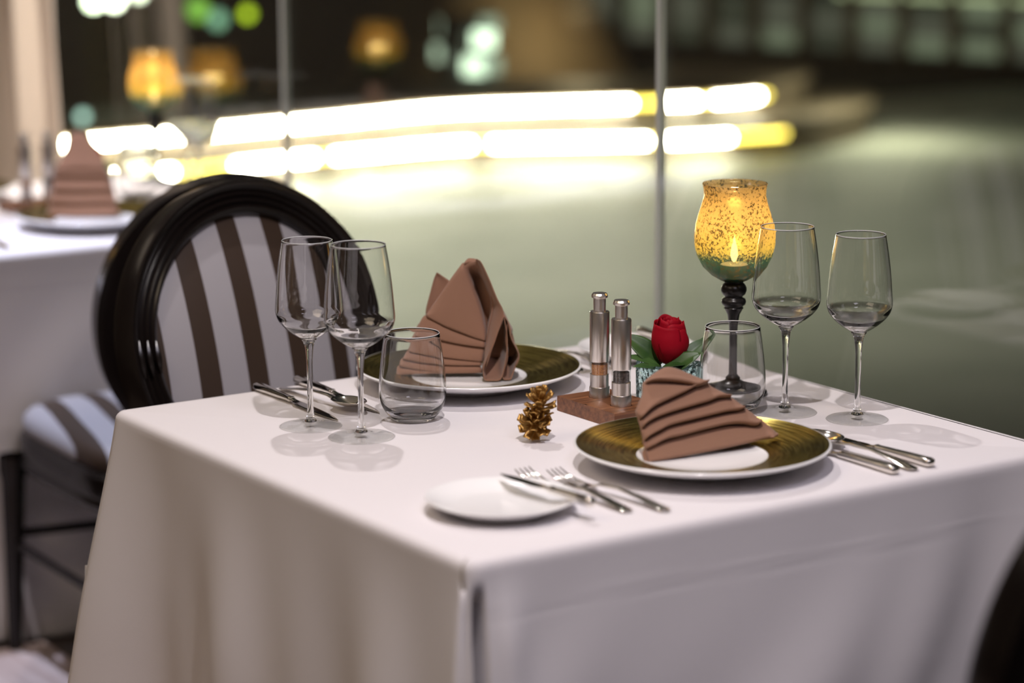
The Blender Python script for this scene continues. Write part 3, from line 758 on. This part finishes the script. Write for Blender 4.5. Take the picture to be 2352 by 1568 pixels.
def rp(x, y, X, Y):                                  # height on the vertical line through X,Y seen at row y
    lo, hi = .5, 1.5
    for _ in range(40):
        m_ = (lo + hi) / 2; v = Vector((X, Y, m_)) - CP; py = 784 - F * v.dot(UP) / v.dot(FW)
        if py > y: lo = m_
        else: hi = m_
    return lo
# leaves in local metres around the rose base (RT to the right, F towards the viewer)
rt = Vector((RT.x, RT.y, 0)).normalized(); fwd = Vector((FW.x, FW.y, 0)).normalized()
def lv(r_, f_, z_): return tuple(rt * r_ + fwd * f_ + Vector((0, 0, z_)))
LEAVES = [
 (lv(-.010, .004, -.004), lv(-.060, .012, .036), .015, .004, -.9),
 (lv(-.010, -.004, -.006), lv(-.062, -.010, .010), .009, .003, -.4),
 (lv(-.006, -.012, -.008), lv(-.050, -.03, .000), .009, .002, -.3),
 (lv(-.002, -.018, -.010), lv(.042, -.020, .016), .013, .004, .8),
 (lv(.016, .006, -.004), lv(.058, .024, .028), .011, .004, .7),
 (lv(.018, .010, -.004), lv(.066, .040, .034), .007, .003, .9),
 (lv(-.012, -.018, -.006), lv(.02, -.03, .002), .009, .002, .2),
 (lv(.006, .02, -.004), lv(.02, .06, .012), .012, .003, 0),
]
rs1 = rose((.182, .030, .8115), 'deep red rose bud with green leaves in the aqua vase')
rs2 = place(rs1, (.365, 2.285, .8115), 1.2, 'blurred red rose behind the stepped napkin on the far table')
place(vz, (.365, 2.285, .7503), 0, 'blurred aqua vase behind the stepped napkin on the far table')

# candle holders --------------------------------------------------------
def candle_holder(loc, label, group='black candle stands with amber glass cups'):
    t = empty('candle_holder', loc, 0, label, 'candle holder', group)
    base = [(.0005, 0), (.0465, 0), (.0478, .0015), (.0475, .0040), (.043, .0060), (.032, .0095), (.020, .0135), (.0120, .0180), (.0105, .0200), (.0108, .0225), (.0085, .0250)]
    MB().lathe(base, 64).build('base', m_black, t, angle=60)
    MB().lathe([(.0085, .0245), (.0062, .0280), (.0058, .05), (.0058, .080), (.0063, .0980), (.0085, .1120), (.0125, .1195), (.0138, .1210), (.0125, .1222), (.0125, .1235), (.0160, .1262), (.0172, .1300), (.0160, .1338), (.0122, .1360), (.0120, .1375), (.0158, .1405), (.0178, .1455), (.0175, .1500), (.0150, .1545), (.0125, .1565), (.0135, .1585), (.0005, .1590)], 48).build('stem', m_black, t, angle=60)
    cup = [(.0135, .1580), (.0190, .1605), (.0310, .1675), (.0430, .1790), (.0515, .1950), (.0548, .2100), (.0552, .2230), (.0535, .2380), (.0490, .2540), (.0445, .2680), (.0425, .2780), (.0428, .2860), (.0445, .2940)]
    inn = [(r - .0016, z + .0004) for r, z in cup[::-1]]
    MB().lathe(cup, 96).build('glass_cup', m_cup, t, angle=180, recalc=False)
    MB().lathe([(.0445, .2940), (.0440, .2950), (.0432, .2940), (.0418, .2870), (.0445, .2930)], 96).build('glass_rim', m_thin, t, angle=180)
    c = empty('tealight_candle', Vector(loc) + Vector((0, 0, .1640)), 0, 'white tea-light candle burning inside ' + ('the amber cup of the nearest table' if loc[1] < 1 else 'the blurred amber cup of the far table' if loc[0] > 0 else 'the amber cup that shows only as a reflection'), 'candle', 'burning tea lights')
    MB().lathe([(.0005, 0), (.0185, 0), (.0190, .002), (.0190, .018), (.0175, .019), (.0005, .0185)], 32).build('wax', m_wax, c, angle=50)
    MB().lathe([(.0005, .021), (.003, .023), (.0050, .0290), (.0052, .034), (.0036, .043), (.0015, .052), (.0005, .058)], 20).build('flame', m_flame, c, angle=180)
    li = bpy.data.lights.new('candle_light', 'POINT'); li.energy = .26; li.color = (1, .74, .36); li.shadow_soft_size = .012
    lo = bpy.data.objects.new('candle_light', li); col.objects.link(lo); lo.location = Vector(loc) + Vector((0, 0, .226))
    return t
candle_holder((.303, .042, .7502), 'black candle stand with a glowing amber and teal glass cup behind the right wine glasses')
candle_holder((.593, 2.445, .7502), 'blurred black candle stand with amber cup on the far table')

candle_holder((-.12, 2.92, .7502), 'candle stand beyond the left edge, seen as an amber reflection above the light strips')
cloth(-.45, 3.30, 'white tablecloth of a third table beyond the left picture edge', False, seed=5)
dining_table(-.45, 3.30, 'square table hidden under the cloth beyond the left picture edge')

# cutlery ------------------------------------------------------------------
def bar(mb, rows, n=14):
    # rows: (y, halfwidth, halfthick, z, x) lens-like section
    vs = []
    for (y, w_, th, z, x) in rows:
        for k in range(n):
            a = 2 * PI * k / n
            vs.append((x + w_ * math.copysign(abs(math.cos(a)) ** .8, math.cos(a)), y, z + th * math.copysign(abs(math.sin(a)) ** .8, math.sin(a))))
    m = len(rows)
    mb.add(vs, [(i * n + k, i * n + (k + 1) % n, (i + 1) * n + (k + 1) % n, (i + 1) * n + k) for i in range(m - 1) for k in range(n)] + [tuple(range(n))[::-1], tuple((m - 1) * n + k for k in range(n))])
    return mb
def knife(loc, rz, label, L=.21, k=1.0, group='steel table knives'):
    # local: handle end at y=0, blade tip at y=L ; table at z=0
    t = empty('table_knife', loc, rz, label, 'knife', group); h = L * .43
    bar(MB(), [(0, .004, .003, .0062, 0), (.002, .0070 * k, .0050, .0062, 0), (.006, .0078 * k, .0060, .0062, 0), (h * .4, .0068 * k, .0054, .0060, 0), (h * .8, .0056 * k, .0044, .0056, 0), (h - .004, .0052 * k, .0040, .0054, 0), (h, .0058 * k, .0044, .0054, 0), (h + .003, .0050 * k, .0034, .0054, 0)]).build('handle', m_steel, t, angle=60)
    rows = [(h + .002, .0040, .0030, .0054, 0), (h + .010, .0042, .0016, .0050, 0), (h + .02, .0075 * k, .0011, .0042, .0012)]
    for i in range(1, 11):
        f = i / 10; rows.append((lerp(h + .02, L, f), max(.0006, .0085 * k * (1 - f ** 5 * .95)), max(.0003, .0010 * (1 - f * .5)), lerp(.0040, .0014, f), .0012 + .002 * f * f))
    bar(MB(), rows).build('blade', m_steel, t, angle=40)
    return t
def spoon(loc, rz, label, rot=None, L=.20):
    t = empty('table_spoon', loc, rz, label, 'spoon', 'steel spoons', rot)
    bar(MB(), [(0, .003, .0009, .0030, 0), (.004, .0080, .0013, .0026, 0), (.012, .0092, .0014, .0030, 0), (.04, .0066, .0015, .0070, 0), (.08, .0042, .0017, .0105, 0), (.115, .0034, .0021, .0095, 0), (.132, .0042, .0019, .0062, 0), (.140, .0070, .0012, .0058, 0)]).build('handle', m_steel, t, angle=60)
    def fn(i, j):
        a = 2 * PI * i; r = j; yy = .167 + .032 * r * math.sin(a); xx = .0205 * r * math.cos(a) * (1 - .12 * math.sin(a))
        return (xx, yy, .0012 + .0090 * r * r)
    MB().grid(fn, 48, 12, closeu=True).build('bowl', m_steel, t, angle=180, solid=.0011, recalc=False)
    return t
def fork(loc, rz, label, L=.205):
    t = empty('table_fork', loc, rz, label, 'fork', 'steel forks')
    bar(MB(), [(0, .003, .0009, .0024, 0), (.004, .0078, .0013, .0024, 0), (.012, .0088, .0014, .0030, 0), (.045, .0064, .0015, .0080, 0), (.085, .0042, .0018, .0120, 0), (.118, .0034, .0022, .0100, 0), (L - .078, .0042, .0018, .0062, 0), (L - .070, .0085, .0012, .0045, 0)]).build('handle', m_steel, t, angle=60)
    hd = MB(); bar(hd, [(L - .074, .0070, .0011, .0050, 0), (L - .062, .0122, .0011, .0026, 0), (L - .050, .0128, .0011, .0020, 0), (L - .045, .0128, .0010, .0022, 0)])
    for q in range(4):
        x = (q - 1.5) * .0072
        hd.tube([(x, L - .048, .0021), (x, L - .030, .0034), (x, L - .012, .0078), (x * .97, L, .0128)], [.0020, .0017, .0014, .0008], 8, flat=.6)
    hd.build('tines', m_steel, t, angle=60)
    return t
Zt = .7504
# near setting, right of the plate (handles towards the near edge)
kn = knife((.180, -.430, Zt), .0, 'steel dinner knife partly under the rim of the front gold plate', .235)
place(kn, (.240, -.428, Zt), .0, 'steel dinner knife at the far right of the cutlery, ending left of the table edge')
sp1 = spoon((.212, -.430, Zt), .0, 'steel spoon lying bowl up between the two knives at right', (R(1.5), 0, .04))
# far setting (handles towards the far edge)
place(kn, (-.229, .444, Zt), PI, 'steel dinner knife leftmost behind the left wine glass')
place(kn, (-.160, .452, Zt), PI, 'steel dinner knife on the left, its blade pointing under the left tumbler')
sp2 = place(sp1, (-.199, .425, Zt), 0, 'steel spoon on the left between the two far knives'); sp2.rotation_euler = (R(1.5), 0, PI + .08)
# forks
fk1 = fork((-.188, -.385, Zt), .06, 'blurred steel fork of the near pair lying closer to the white bread plate')
place(fk1, (-.150, -.408, Zt), .10, 'blurred steel fork of the near pair lying closer to the front gold plate')
place(fk1, (.212, .432, Zt), PI, 'blurred steel fork beside the far gold plate, its tines by the salt mill')
place(fk1, (.250, .432, Zt), PI, 'steel fork behind the mills, between the far plate and far bread plate')
place(fk1, (-.03, 1.80, Zt), 0, 'blurred steel fork at the near left edge of the far table')
bk1 = knife((-.2445, -.392, .7665), .14, 'butter knife resting across the right side of the near bread plate', .165, .9, 'butter knives')
bk1.rotation_euler = (R(2.5), 0, .13)
bk2 = place(bk1, (.40, .392, .767), 0, 'butter knife on the far bread plate behind the rose'); bk2.rotation_euler = (R(2.0), 0, PI - .1)

# pine cones ----------------------------------------------------------------
def pine_cone(loc, rot, label, s_=1.0, seed=1):
    rn = random.Random(seed); mb = MB(); nsc = 27; H = .031 * s_
    mb.lathe([(.0004, .001), (.004 * s_, .003), (.0055 * s_, .010), (.004 * s_, .022), (.0005, .028)], 12)
    for k in range(nsc):
        f = k / (nsc - 1); a = k * 2.39996; z = .002 * s_ + H * f * .93
        rad = .0212 * s_ * (math.sin(PI * (.22 + .68 * f)) ** .75) * rn.uniform(.9, 1.05)
        el = lerp(-.15, 1.05, f)                    # scales turn upwards near the tip
        d = Vector((math.cos(a) * math.cos(el), math.sin(a) * math.cos(el), math.sin(el))); sd = Vector((-math.sin(a), math.cos(a), 0)); up_ = sd.cross(d) * -1
        if up_.z < 0: up_ = -up_
        w_ = .0060 * s_ * (1 - .35 * f)
        base = Vector((math.cos(a) * .003, math.sin(a) * .003, z))
        def fn(i, j):
            u = (i - .5) * 2; ww = w_ * (.35 + .65 * math.sin(PI * (.05 + .62 * j))); 
            return base + d * (rad * j) + sd * (u * ww) + up_ * (.0035 * s_ * j * j - .0012 * abs(u) * j + .0006 * rn.uniform(-1, 1))
        mb.grid(fn, 5, 7)
    o = mb.build('pine_cone', m_cone, solid=.0011, angle=50, recalc=False)
    o.location = loc; o.rotation_euler = rot
    return tag(o, label, 'pine cone', 'gold pine cones')
pine_cone((-.0745, -.021, .7625), (R(48), R(0), R(-30)), 'gold-painted pine cone lying on the white cloth under another', 1.0, 1)
pine_cone((-.0750, -.0360, .7850), (R(6), R(-5), R(20)), 'gold-painted pine cone balanced on top of the other one', .95, 4)

# curtain and mat --------------------------------------------------------------
def curtain():
    mb = MB(); rn = random.Random(2)
    def fn(i, j):
        z = lerp(.02, 2.86, j); low = (1 - z / 2.86)
        y = 2.765 + (.12 * (1 - low)) + i * lerp(.62, .50, low)
        x = .50 + .035 * math.sin(i * 30 + .6) + .018 * math.sin(i * 67 + 2 + z) - .02 * i
        return (x, y, z)
    mb.grid(fn, 160, 24)
    o = mb.build('curtain', m_curtain, solid=.002, angle=180); return tag(o, 'floor-length cream curtain at the left edge, hanging beside the glass wall', 'curtain')
curtain()
mt_ = MB().box((-1.9, -.2, .001), (-.035, 1.70, .010)).build('floor_mat', m_mat, smooth=False, bevel=.003); tag(mt_, 'pale pinkish floor mat with soft streaks at the lower left corner', 'mat')

# ------------------------------------------------------------------ outdoors
m_ground = mat('pale_paving', (.42, .43, .38), .55, spec=.3)
noise_colour(m_ground, (.40, .41, .36), (.48, .48, .43), 2.2, 5)
m_stone = mat('brown_stone', (.17, .125, .09), .6)
noise_colour(m_stone, (.19, .14, .10), (.12, .09, .06), 4, 5)
gr = MB().box((GX + .04, -12, -.12), (45, 60, -.02)).build('ground', m_ground, smooth=False); tag(gr, kind='structure')
low = [(-1.5, 7.0), (1.0, 7.05), (2.88, 7.15), (3.5, 7.2), (3.95, 7.21), (4.43, 7.2), (4.86, 7.0), (5.21, 6.82), (5.54, 6.72), (5.95, 6.68), (6.4, 6.82), (6.85, 7.12), (7.2, 7.6)]
P = resample([(x, y, 0) for x, y in low], 90)
def normal2(i):
    d = (P[min(i + 1, 89)] - P[max(i - 1, 0)]).normalized(); return Vector((-d.y, d.x, 0))
def offs(i): return lerp(.11, .33, smooth((P[i].x - 3.4) / 2.0))
def tier(off, z0, z1, depth, name, parent):
    vs = []
    for i in range(90):
        off = offs(i) if z1 > .2 else 0
        a = P[i] + normal2(i) * off; b = P[i] + normal2(i) * (off + depth); lip = P[i] + normal2(i) * (off - .03)
        vs += [(a.x, a.y, z0), (a.x, a.y, z1 - .03), (lip.x, lip.y, z1 - .03), (lip.x, lip.y, z1), (b.x, b.y, z1), (b.x, b.y, z0)]
    fs = [(i * 6 + k, i * 6 + (k + 1) % 6, (i + 1) * 6 + (k + 1) % 6, (i + 1) * 6 + k) for i in range(89) for k in range(6)]
    fs += [tuple(range(6)), tuple(89 * 6 + k for k in range(6))[::-1]]
    return MB().add(vs, fs).build(name, m_stone, parent, angle=40)
ld = empty('stepped_bench', (0, 0, 0), 0, 'curved brown stone steps with two glowing light strips, outside beyond the glass', 'bench')
tier(0, -.02, .14, .30, 'lower_step', ld); tier(.25, -.02, .28, .7, 'upper_step', ld)
m_led = [emis('led_white', (1, .97, .78), 105), emis('led_yellow', (1, .78, .14), 9)]
rn = random.Random(9)
for lvl, (off, z, iend, holes) in enumerate([(0.0, .085, 73, [(43, 46), (50, 51), (58, 59), (66, 67), (70, 73)]), (.25, .225, 76, [(66, 68), (70, 71), (75, 76)])]):
    segs = []; cur = None
    for i in range(0, iend):
        c = 1 if any(a <= i < b for a, b in holes) else 0
        if c != cur: segs.append([c, i, i + 1]); cur = c
        else: segs[-1][2] = i + 1
    for c, a, b in segs:
        pts = []
        for i in range(a, b + 1):
            nn = normal2(i); q = P[i] + nn * ((offs(i) if lvl else 0) - .014); pts.append((q.x, q.y, z))
        MB().tube(pts, .011, 8).build('light_strip', m_led[c], ld)['label'] = 'white glowing light strip' if c == 0 else 'yellow glowing light strip'

# dark garden behind the bench
m_hedge = mat('dark_foliage', (.02, .028, .016), .7)
m_soil = mat('dark_soil', (.022, .022, .018), .9)
m_mound = mat('brown_bank', (.12, .085, .045), .85)
noise_colour(m_mound, (.14, .10, .055), (.07, .055, .03), .9, 4)
def blob(name, c, s_, m_, label, cat, seed, group=None, leaves=900, lsz=.10):
    # a shrub: many small leaf quads over a lumpy crown
    rn = random.Random(seed); mb = MB()
    for k in range(leaves):
        a = rn.uniform(0, 2 * PI); z = rn.uniform(-.2, 1); r = math.sqrt(max(0, 1 - z * z)) * rn.uniform(.55, 1.0) * (1 + .18 * math.sin(3 * a + seed))
        p = Vector((c[0] + s_[0] * r * math.cos(a), c[1] + s_[1] * r * math.sin(a), c[2] + s_[2] * z))
        u = Vector((rn.uniform(-1, 1), rn.uniform(-1, 1), rn.uniform(-1, 1))).normalized() * lsz; v = u.cross(Vector((rn.uniform(-1, 1), rn.uniform(-1, 1), rn.uniform(-1, 1)))).normalized() * lsz * .5
        mb.add([p - u, p + v, p + u, p - v], [(0, 1, 2, 3)])
    t = empty(name, (0, 0, 0), 0, label, cat, group)
    mb.build('foliage', m_, t, smooth=False, recalc=False)
    MB().tube([(c[0], c[1], -.02), (c[0], c[1], c[2] + s_[2] * .5)], [.05, .03], 8).build('trunk', m_soil, t)
    return t
bed = MB().box((-3, 8.35, -.0199), (12, 40, -.01)).build('ground', m_soil, smooth=False, bevel=.02); tag(bed, kind='structure')
for i, (c, s_, n_, m_) in enumerate([((2.2, 10.6, .9), (.95, .9, 1.3), 1300, m_hedge), ((4.4, 11.9, .9), (.95, .9, 1.3), 1300, m_hedge), ((6.6, 14.0, 1.0), (1.1, 1.0, 1.4), 1300, m_hedge), ((.2, 9.6, .9), (.9, .9, 1.3), 900, m_hedge)]):
    blob('shrub', c, s_, m_, ['dark shrub beyond the glass, left of the row of dark shrubs', 'dark shrub seen in the middle of the row behind the glowing steps', 'dark shrub rightmost of the row, behind the square garden light', 'dark shrub almost hidden by the curtain at far left'][i], 'shrub', i + 3, 'dark garden shrubs', n_, .11)
def mound(name, c, s_, label, m_):
    def fn(i, j):
        a = 2 * PI * i; r = j; return (c[0] + s_[0] * r * math.cos(a), c[1] + s_[1] * r * math.sin(a), c[2] + s_[2] * (math.cos(r * PI / 2)) * (1 + .12 * math.sin(5 * a) * r))
    o = MB().grid(fn, 48, 14, closeu=True).build(name, m_, angle=180, recalc=False); return tag(o, label, 'earth bank')
mound('earth_bank', (6.6, 10.3, -.01), (1.0, .8, 1.1), 'soft brown earth bank beyond the steps, between the square garden light and the lit facade', m_mound)
bed2 = MB().box((6.0, 9.0, -.02), (12, 9.6, .02)).build('planting_bed', m_soil, smooth=False); 
fx = Vector((8.968 - 8.201, 8.148 - 10.473, 0)).normalized(); fo = Vector((8.35, 10.7, 0)); fnn = Vector((-fx.y, fx.x, 0))
bpy.data.objects.remove(bed2)
def fm(a, b, c_, d, z0, z1, T=None):                # box along the facade line: a..b along, c_..d behind
    v = []
    for z in (z0, z1):
        for u, w_ in ((a, c_), (b, c_), (b, d), (a, d)):
            p = fo + fx * u + fnn * w_; v.append((p.x, p.y, z))
    return v, [(0, 3, 2, 1), (4, 5, 6, 7), (0, 1, 5, 4), (1, 2, 6, 5), (2, 3, 7, 6), (3, 0, 4, 7)]
fac = empty('glazed_facade', (0, 0, 0), 0, 'long blurred facade of dim green-lit panes and brown posts at the upper right, outside', 'building')
MB().add(*fm(-.9, 5.2, -.05, .5, -.02, .12)).build('plinth', m_soil, fac, smooth=False)
m_post = mat('brown_post', (.11, .075, .035), .5)
m_lit = [emis('lit_pane_a', (.68, .72, .56), .13), emis('lit_pane_b', (.66, .78, .55), .24), emis('lit_pane_c', (.55, .62, .45), .08), emis('lit_band', (.85, 1, .60), .75)]
rn = random.Random(12)
for k in range(17):
    u0 = -.85 + k * .355
    MB().add(*fm(u0, u0 + .07, -.02, .08, .10, 3.0)).build('post', m_post, fac, smooth=False)
    for q, (z0, z1) in enumerate([(.13, .235), (.245, .35), (.36, .46)]):
        mi = rn.choice([0, 1, 2, 0]) if k > 2 else (0 if q else 2)
        if k in (1,): mi = 1 if q else 0
        pn = MB().add(*fm(u0 + .075, u0 + .35, .04, .06, z0, z1)).build('pane', m_lit[mi], fac, smooth=False)
MB().add(*fm(1.2, 5.2, -.01, .03, .475, .505)).build('lit_band', m_lit[3], fac, smooth=False)
MB().add(*fm(-.9, 5.2, .02, .07, .51, 3.0)).build('upper_wall', m_post, fac, smooth=False)

# glowing balls on stakes, added to stand in for soft discs of light
def garden_glow(px, py, d, c, s_, label, r=.03):
    p = CP + ray(px, py) * d
    t = empty('garden_glow', (p.x, p.y, .0), 0, label, 'lamp', 'small garden glows')
    MB().tube([(0, 0, -.02), (0, 0, p.z - r)], .008, 8).build('stake', m_black, t)
    MB().lathe([(.0005, -r), (r * .6, -r * .8), (r, 0), (r * .6, r * .8), (.0005, r)], 16, (0, 0, p.z)).build('glow_ball', emis('disc_glow', c, s_), t)
garden_glow(215, 2, 12.5, (.85, 1, .75), 16, 'white disc of light at the top left, left of its twin', .035)
garden_glow(262, -2, 12.8, (.9, 1, .8), 16, 'white disc of light at the top left, right of its twin', .04)
garden_glow(318, -18, 12.6, (.9, 1, .8), 10, 'white disc of light cut by the top edge above the candle', .03)
garden_glow(455, 22, 12.2, (.35, .8, .12), 1.2, 'large dim green disc of light near the top, left of centre', .05)
garden_glow(500, 45, 12.6, (.35, .75, .5), 1.3, 'teal green disc of light beside the dim green one', .04)
garden_glow(568, 32, 12.0, (.62, .9, .03), 2.4, 'bright yellow-green disc of light at the top, left of the first glass joint', .028)
garden_glow(190, 268, 10.5, (.6, .95, .85), 2.5, 'pale teal disc of light low beside the curtain', .022)
gl_ = empty('garden_light', (0, 0, 0), 0, 'square garden light of clustered pale green panes in the top middle', 'lamp')
for (px, py, k_, r) in [(1030, 62, 1.5, .05), (1112, 92, 3.2, .055), (1018, 122, 1.1, .05), (1090, 152, 2.8, .055), (1125, 58, .5, .05), (1128, 150, .7, .05)]:
    p = CP + ray(px, py) * 13.2
    q = MB(); v = [p + RT * sx * r + UP * sy * r * .8 - FW * o_ for o_ in (0, .02) for sx, sy in ((-1, -1), (1, -1), (1, 1), (-1, 1))]
    q.add(v, [(0, 1, 2, 3), (7, 6, 5, 4), (0, 4, 5, 1), (1, 5, 6, 2), (2, 6, 7, 3), (3, 7, 4, 0)]).build('light_pane', emis('pane_glow', (.78, 1, .78), k_), gl_, smooth=False)
p = CP + ray(1075, 108) * 13.25
MB().box((p.x - .16, p.y - .02, -.02), (p.x + .16, p.y + .02, p.z + .16)).build('housing', m_black, gl_, smooth=False)

# ------------------------------------------------------------------ lights
def light(kind, name, loc, e, c, size, rot=None, **kw):
    l = bpy.data.lights.new(name, kind); l.energy = e; l.color = c
    if kind == 'AREA': l.size = size
    else: l.shadow_soft_size = size
    for k, v in kw.items(): setattr(l, k, v)
    o = bpy.data.objects.new(name, l); col.objects.link(o); o.location = loc
    if rot: o.rotation_euler = rot
    return o
def spot(name, loc, tgt, e, c, size, ang, blend=.6):
    d = Vector(tgt) - Vector(loc)
    return light('SPOT', name, loc, e, c, size, d.to_track_quat('-Z', 'Y').to_euler(), spot_size=R(ang), spot_blend=blend)
spot('ceiling_spot', (-.60, -.95, 2.65), (0, 0, .75), 104, (1, .92, .92), .022, 60, .7)
spot('ceiling_spot', (.20, .95, 2.75), (0, 0, .75), 66, (1, .93, .92), .022, 62, .7)
spot('ceiling_spot', (-.35, 2.0, 2.75), (.05, 1.5, .5), 250, (.66, .74, 1), .04, 42, .8)
spot('ceiling_spot', (-.15, 1.80, 2.75), (.25, 2.25, .85), 95, (1, .90, .87), .04, 50, .8)
spot('ceiling_spot', (.615, 2.3, 2.8), (.54, 3.0, 1.1), 240, (1, .93, .86), .04, 60)  # added spot that brightens the curtain and its reflection in the glass
light('AREA', 'ceiling_fill', (-2.0, -.2, 2.85), 17, (1, .80, .58), 1.2)  # unseen area light added as warm soft fill
light('AREA', 'ceiling_fill', (-1.8, 2.4, 2.85), 6, (1, .82, .64), 1.2)  # second added soft fill, also unseen
light('AREA', 'ceiling_fill', (-.5, -2.0, 2.85), 17, (.88, .82, 1), .6)  # added lavender fill for the front of the cloth
spot('patio_fill', (1.2, 5.6, 3.2), (2.9, 5.0, 0), 580, (1, .99, .85), .3, 80, 1.0)  # unseen spot added to brighten the paving outside
light('AREA', 'bench_glow', (6.6, 6.75, .45), 9, (1, 1, .75), .6)  # unseen area light added for the strip glow hidden under the lip
light('POINT', 'bank_fill', (6.5, 9.2, .5), 22, (1, .8, .5), .1)  # unseen point light added to brighten the brown bank

wd = bpy.data.worlds.new('night'); sc.world = wd; wd.use_nodes = True
wd.node_tree.nodes['Background'].inputs['Color'].default_value = (.010, .013, .016, 1)
wd.node_tree.nodes['Background'].inputs['Strength'].default_value = 1.0
cy = sc.cycles
cy.adaptive_threshold = .03
cy.max_bounces = 9; cy.transparent_max_bounces = 32; cy.transmission_bounces = 10; cy.glossy_bounces = 5; cy.diffuse_bounces = 3
cy.sample_clamp_indirect = 6.0

for o in bpy.data.objects:
    if o.type == 'LIGHT' and o.name.startswith('ceiling_spot'): o.data.cycles.is_caustics_light = True
    if o.type == 'MESH':
        ms = [m.name for m in o.data.materials if m]
        if any(x.startswith('crystal') for x in ms): o.cycles.is_caustics_caster = True
        if o.name.startswith('tablecloth') or 'white_cotton' in ms: o.cycles.is_caustics_receiver = True
